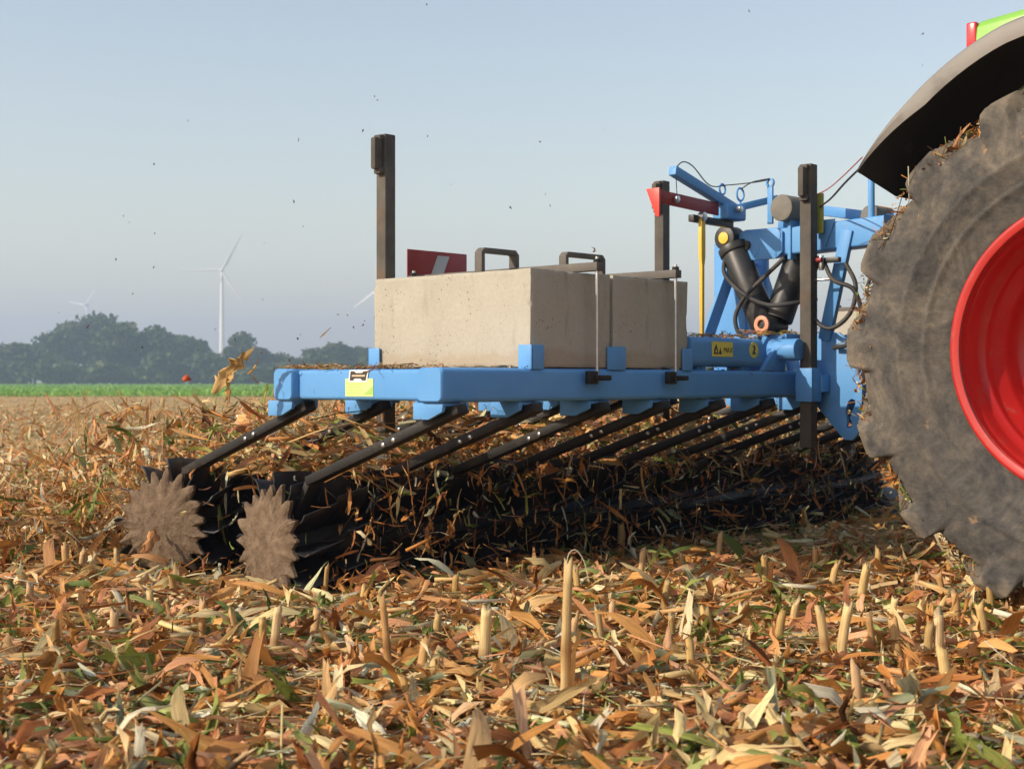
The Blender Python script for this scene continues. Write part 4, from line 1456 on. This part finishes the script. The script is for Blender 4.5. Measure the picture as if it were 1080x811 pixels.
for y in (-.18, .18):
    MB().bar((-1.52, y * .75, .74), (-.3, y * 1.6, .80), .05, .09).build('lower_link', DARKSTEEL, TR, .01)
MB().cyl((-1.3, 0, 1.50), (-.4, 0, 1.28), .03, 14).build('top_link', DARKSTEEL, TR, .004)


# ------------------------------------------------------------------ maize stubs standing in the field
def stub_mesh(h, r, seed, lean, split):
    q = np.random.default_rng(seed)
    n, rows = 9, 8
    V, F, T_, U_ = [], [], [], []
    base = np.array(C_STRAW[seed % 4]) * np.array([[.80, .70, .60], [.72, .56, .46], [.84, .74, .58], [.62, .52, .38], [.78, .60, .52]])[(seed * 7) % 5]
    node = int(q.integers(2, 5))
    for i in range(rows + 1):
        s = i / rows
        rr = r * (1.12 - .2 * s + (.14 if i == node else 0))
        for k in range(n):
            a = 2 * math.pi * k / n
            top = (q.normal() * .009 + .006 * math.cos(a + seed)) if i == rows else 0
            V.append((rr * math.cos(a) + lean[0] * s * s * h, rr * .85 * math.sin(a) + lean[1] * s * s * h, s * h - .02 + top))
            c = base * (1.0 - .25 * (1 - s)) * q.uniform(.9, 1.08)
            if i == node: c = c * np.array([.62, .5, .42])
            if i <= 1: c = c * np.array([.85, .72, .66])
            T_.append((*np.clip(c, 0, 1), 1)); U_.append((s * 1.6 + seed * 7, k * 2.6, 0))
    for i in range(rows):
        for k in range(n):
            F.append((i * n + k, i * n + (k + 1) % n, (i + 1) * n + (k + 1) % n, (i + 1) * n + k))
    c0 = len(V)
    V.append((lean[0] * h, lean[1] * h, h - .03)); T_.append((.62, .5, .33, 1)); U_.append((0, 0, 4))
    F += [(c0, rows * n + k, rows * n + (k + 1) % n, -1) for k in range(n)]
    # a torn sheath leaf clinging to the stub
    for j in range(split):
        a0 = q.uniform(0, 6.28)
        hh = h * q.uniform(.3, .8)
        b0 = len(V)
        c = np.array(C_TAN[int(q.integers(8))])
        for i in range(5):
            s = i / 4
            out = r * 1.15 + s * s * q.uniform(.02, .05)
            for k, da in enumerate((-.6, .0, .6)):
                a = a0 + da * (1 - .7 * s)
                V.append((out * math.cos(a), out * math.sin(a), -.01 + hh * s - .05 * s ** 3))
                T_.append((*c, 1)); U_.append((s * 3 + seed, k * 3, j))
        for i in range(4):
            for k in range(2):
                F.append((b0 + i * 3 + k, b0 + i * 3 + k + 1, b0 + i * 3 + k + 4, b0 + i * 3 + k + 3))
    return np.array(V), np.array(F), np.array(T_), np.array(U_)


SG = 'maize stubs standing in the field'


def stub(p, h, r, seed, label, lean=(0, 0), split=1, meshes={}):
    V, F, T_, U_ = stub_mesh(h, r, seed, lean, split)
    o = np_mesh('maize_stub', V, F, STALKM, {'tint': ('FLOAT_COLOR', T_), 'fibre': ('FLOAT_VECTOR', U_)})
    o.location = (p.x, p.y, gh(p.x, p.y))
    o.rotation_euler = (0, 0, rnd.uniform(0, 6))
    prop(o, label, 'stub', SG)
    return o


# (base x, base y in the photograph, height in m, radius, label or None)
STUBS = [(596, 768, .43, .0135, 'tallest maize stub, pale and split at the top, with a thin bent fibre'), (511, 722, .20, .016, 'thick pale maize stub with a dark joint halfway, beside a brown husk'),
         (410, 728, .27, .010, 'thin tall maize stub narrowing to a wispy tip'), (443, 730, .14, .015, None), (545, 720, .10, .016, None), (289, 705, .20, .013, None), (277, 702, .15, .013, None),
         (213, 690, .15, .012, None), (251, 690, .13, .012, None), (635, 690, .16, .012, None), (708, 690, .13, .013, None), (748, 690, .14, .017, None), (675, 628, .17, .014, None),
         (757, 603, .17, .013, 'maize stub standing at the very edge of the machine shadow'), (808, 638, .17, .016, None), (876, 634, .15, .015, None), (908, 645, .17, .017, None), (967, 642, .14, .013, None), (995, 644, .13, .013, None), (1046, 655, .15, .014, None),
         (872, 712, .20, .016, None), (886, 712, .21, .017, None), (921, 706, .17, .012, None), (947, 708, .15, .016, None), (978, 712, .13, .015, None), (990, 712, .16, .016, None), (730, 730, .13, .014, None),
         (70, 612, .15, .016, None), (86, 610, .11, .015, None), (124, 609, .11, .016, None), (655, 585, .16, .018, None), (850, 560, .14, .017, None), (602, 700, .14, .012, None), (645, 668, .12, .012, None),
         (343, 640, .16, .010, None), (1040, 690, .16, .015, None), (160, 660, .12, .014, None), (30, 650, .12, .014, None), (560, 610, .10, .015, None), (820, 700, .14, .014, None), (835, 668, .13, .013, None), (940, 668, .12, .013, None), (1010, 665, .13, .014, None), (1062, 640, .13, .014, None), (700, 650, .12, .013, None), (780, 670, .13, .013, None), (610, 640, .13, .014, None), (860, 612, .12, .014, None), (720, 612, .13, .014, None), (640, 610, .12, .014, None), (925, 612, .12, .014, None), (380, 660, .13, .013, None), (330, 690, .14, .014, None), (120, 690, .13, .014, None), (60, 705, .14, .014, None), (460, 690, .12, .013, None), (1000, 745, .15, .015, None), (905, 760, .14, .015, None), (185, 635, .12, .014, None), (480, 640, .11, .014, None)]
for i, (px, py, h, r_, lab) in enumerate(STUBS):
    stub(ground_at(px, py), h + .03, r_ * (.95 if i == 0 else 1.08), i, lab or 'short pale cut maize stub standing among the leaf litter', (rnd.uniform(-.12, .12), rnd.uniform(-.12, .12)) if i else (.02, .01), 1 if i % 3 else 2)
for row in range(4):                       # thin rows beyond and beside the machine
    for k in range(16):
        p = Vector((-6.2 + k * .42 + rnd.uniform(-.06, .06) + row * .1, 8.6 + row * 1.5 + k * .08 + rnd.uniform(-.05, .05), 0))
        if p.x > -.24 * p.y:
            continue
        stub(p, .12 + rnd.uniform(0, .08), .013 + rnd.uniform(0, .003), 60 + row * 20 + k, 'small far maize stub in the stubble behind the machine', (rnd.uniform(-.2, .2), rnd.uniform(-.2, .2)))
# the bent fibre on the tallest stub
tall = S.objects['maize_stub']
mbf = MB().tube([(0.004, 0, .44), (.012, 0, .465), (.03, 0, .47), (.05, 0, .44), (.062, 0, .39)], .0012, 5)
fb = mbf.build('fibre', surf('pale_fibre', (.6, .5, .34), (.66, .55, .38), 20, .6), tall, 0)
tall.rotation_euler = (0, 0, 0)


# ------------------------------------------------------------------ single large leaves and the bits in the air
def single(name, temps, idx, pos, rot, scale, col, label, cat, group=None, thick=.0012):
    V, F, U_ = temps[idx]
    V = V * scale
    o = np_mesh(name, V, F, LEAF, {'tint': ('FLOAT_COLOR', np.tile(np.array([*col, 1.0]), (len(V), 1))), 'fibre': ('FLOAT_VECTOR', U_ + idx * 3.7)})
    md = o.modifiers.new('thickness', 'SOLIDIFY')
    md.thickness = thick
    o.location = pos
    o.rotation_euler = rot
    prop(o, label, cat, group)
    return o


T_FLY = [strip_template(.17, .085, .9, .9, 1.3, 8, 5, 977, .28, .9), strip_template(.15, .03, .5, .5, .6, 6, 3, 978, .3, .9)]
FG = 'maize pieces thrown up into the air'
single('flying_leaf', T_FLY, 0, at(244, 390, 5.9), (1.5, -.95, .25), .95, SR('e2bd7c'), 'largest flying leaf, golden tan, above the end of the blue rear beam', 'leaf', FG)
single('flying_leaf', T_FLY, 1, at(240, 409, 5.9), (1.4, 1.45, .2), .75, SR('d9ad62'), 'narrow tan strip trailing under the largest flying leaf', 'leaf', FG)
single('flying_leaf', T_SHRED, 5, at(268, 386, 5.9), (1.0, -.7, .3), .8, SR('cfa25c'), 'slim tan leaf piece flying close beside the largest flying leaf', 'leaf', FG)
single('flying_leaf', T_SHRED, 3, at(269, 400, 5.9), (1.2, 1.0, .3), .55, SR('a86a34'), 'brown leaf scrap below the slim piece, near the rear beam end', 'leaf', FG)
single('flying_leaf', T_BIT, 3, at(196, 399, 5.9), (1.2, .2, .3), 1.5, SR('d9653c'), 'orange-red scrap flying low in front of the green strip', 'leaf', FG)
single('flying_leaf', T_SHRED, 7, at(343, 351, 5.7), (1.3, -.8, .2), .5, SR('c79a4f'), 'curled ochre piece flying between the blue frame and the trees', 'leaf', FG)
single('flying_leaf', T_BIT, 1, at(626, 264, 5.8), (1.2, .5, .4), 1.3, SR('8a5a44'), 'brown scrap flying just above the handle of the shaded block', 'leaf', FG)
single('flying_leaf', T_STRAW, 1, at(121, 425, 8.0), (0, 1.15, .2), .95, SR('7d4a24'), 'dark brown stalk sticking up at a slant in the field behind the discs', 'stalk')
bits = [(451, 144), (476, 195), (580, 217), (538, 219), (108, 345), (162, 282), (317, 353), (305, 380), (92, 345), (140, 310), (277, 316), (300, 372), (365, 293), (130, 228), (225, 20), (395, 102), (790, 12), (450, 5),
        (575, 205), (163, 246), (62, 330), (400, 236), (320, 395), (288, 374), (297, 375), (682, 276), (678, 310), (973, 36), (973, 69), (150, 366), (395, 335)]
for k in range(34):
    bits.append((rnd.uniform(60, 760), rnd.uniform(90, 385)) if k < 24 else (rnd.uniform(200, 420), rnd.uniform(330, 400)))
bits = [b for b in bits if not (395 < b[0] < 735 and b[1] > 250)]
for i, (px, py) in enumerate(bits):
    single('flying_chaff', T_BIT, i % 8, at(px, py, 5.0 + 1.6 * rnd.random()), (rnd.uniform(0, 3), rnd.uniform(0, 3), rnd.uniform(0, 3)), rnd.uniform(.25, .55), SR(rnd.choice(['4a3a28', '5a4630', '7a6242', '6b6a60'])),
           'tiny dark speck of chaff flying in the pale sky', 'chaff', FG)

BG = 'large single leaves caught on the machine and lying about'
lw = lambda u, t, z: mw(u, t, z)
single('hanging_leaf', T_LEAF, 6, lw(.42, -.62, .42), (.3, 1.45, .5), 1.1, SR('a9713c'), 'long brown leaf hanging down from the second trailing arm', 'leaf', BG)
single('curled_husk', T_HUSK, 8, lw(-.10, -1.82, .16), (.6, -.7, .9), 1.0, SR('c98f58'), 'curled tan husk leaning on the rear mud-caked disc', 'leaf', BG)
single('curled_husk', T_HUSK, 11, lw(.25, -.95, .52), (.3, .3, .9), .9, SR('d8bd84'), 'pale straw husk draped on the arm above the front disc', 'leaf', BG)
single('curled_husk', T_LEAF, 9, lw(1.4, -.55, .40), (.6, -.5, -.2), .8, SR('b5823f'), 'golden stalk piece slanting in the dark under the beam', 'leaf', BG)
FL = [(150, 640, 'c99368', 18, .3), (460, 585 + 130, 'b08355', 3, .2), (250, 560 + 150, '9b9b52', 12, 1.9), (230, 760, '8c8f46', 7, 2.6), (430, 750, '8f9343', 5, .6), (950, 742, 'b98e60', 14, .1), (860, 790, 'b5824f', 20, .15), (1040, 715, '9a5f36', 10, .2), (700, 720, 'd0a277', 16, 1.2)]
for i, (px, py, c, k, yaw) in enumerate(FL):
    p = ground_at(px, py)
    p.z = gh(p.x, p.y) + .075
    single('fallen_leaf', T_LEAF, k % 26, p, (rnd.uniform(-.4, .4), rnd.uniform(-.2, .2), yaw), 1.15, SR(c),
           ['broad pinkish tan leaf lying below the rear disc', 'tan leaf lying flat between the thick stub and the thin stub', 'dull green leaf lying among straw under the front disc', 'olive leaf lying in the near litter below the discs',
            'long green leaf arching to the side of the thin wispy stub', 'tan leaf lying in the near litter below the tractor tyre', 'broad brown leaf lying along the bottom edge of the view', 'dark reddish brown leaf lying before the tractor tyre',
            'pale tan leaf lying beside the tallest stub'][i], 'leaf', BG)
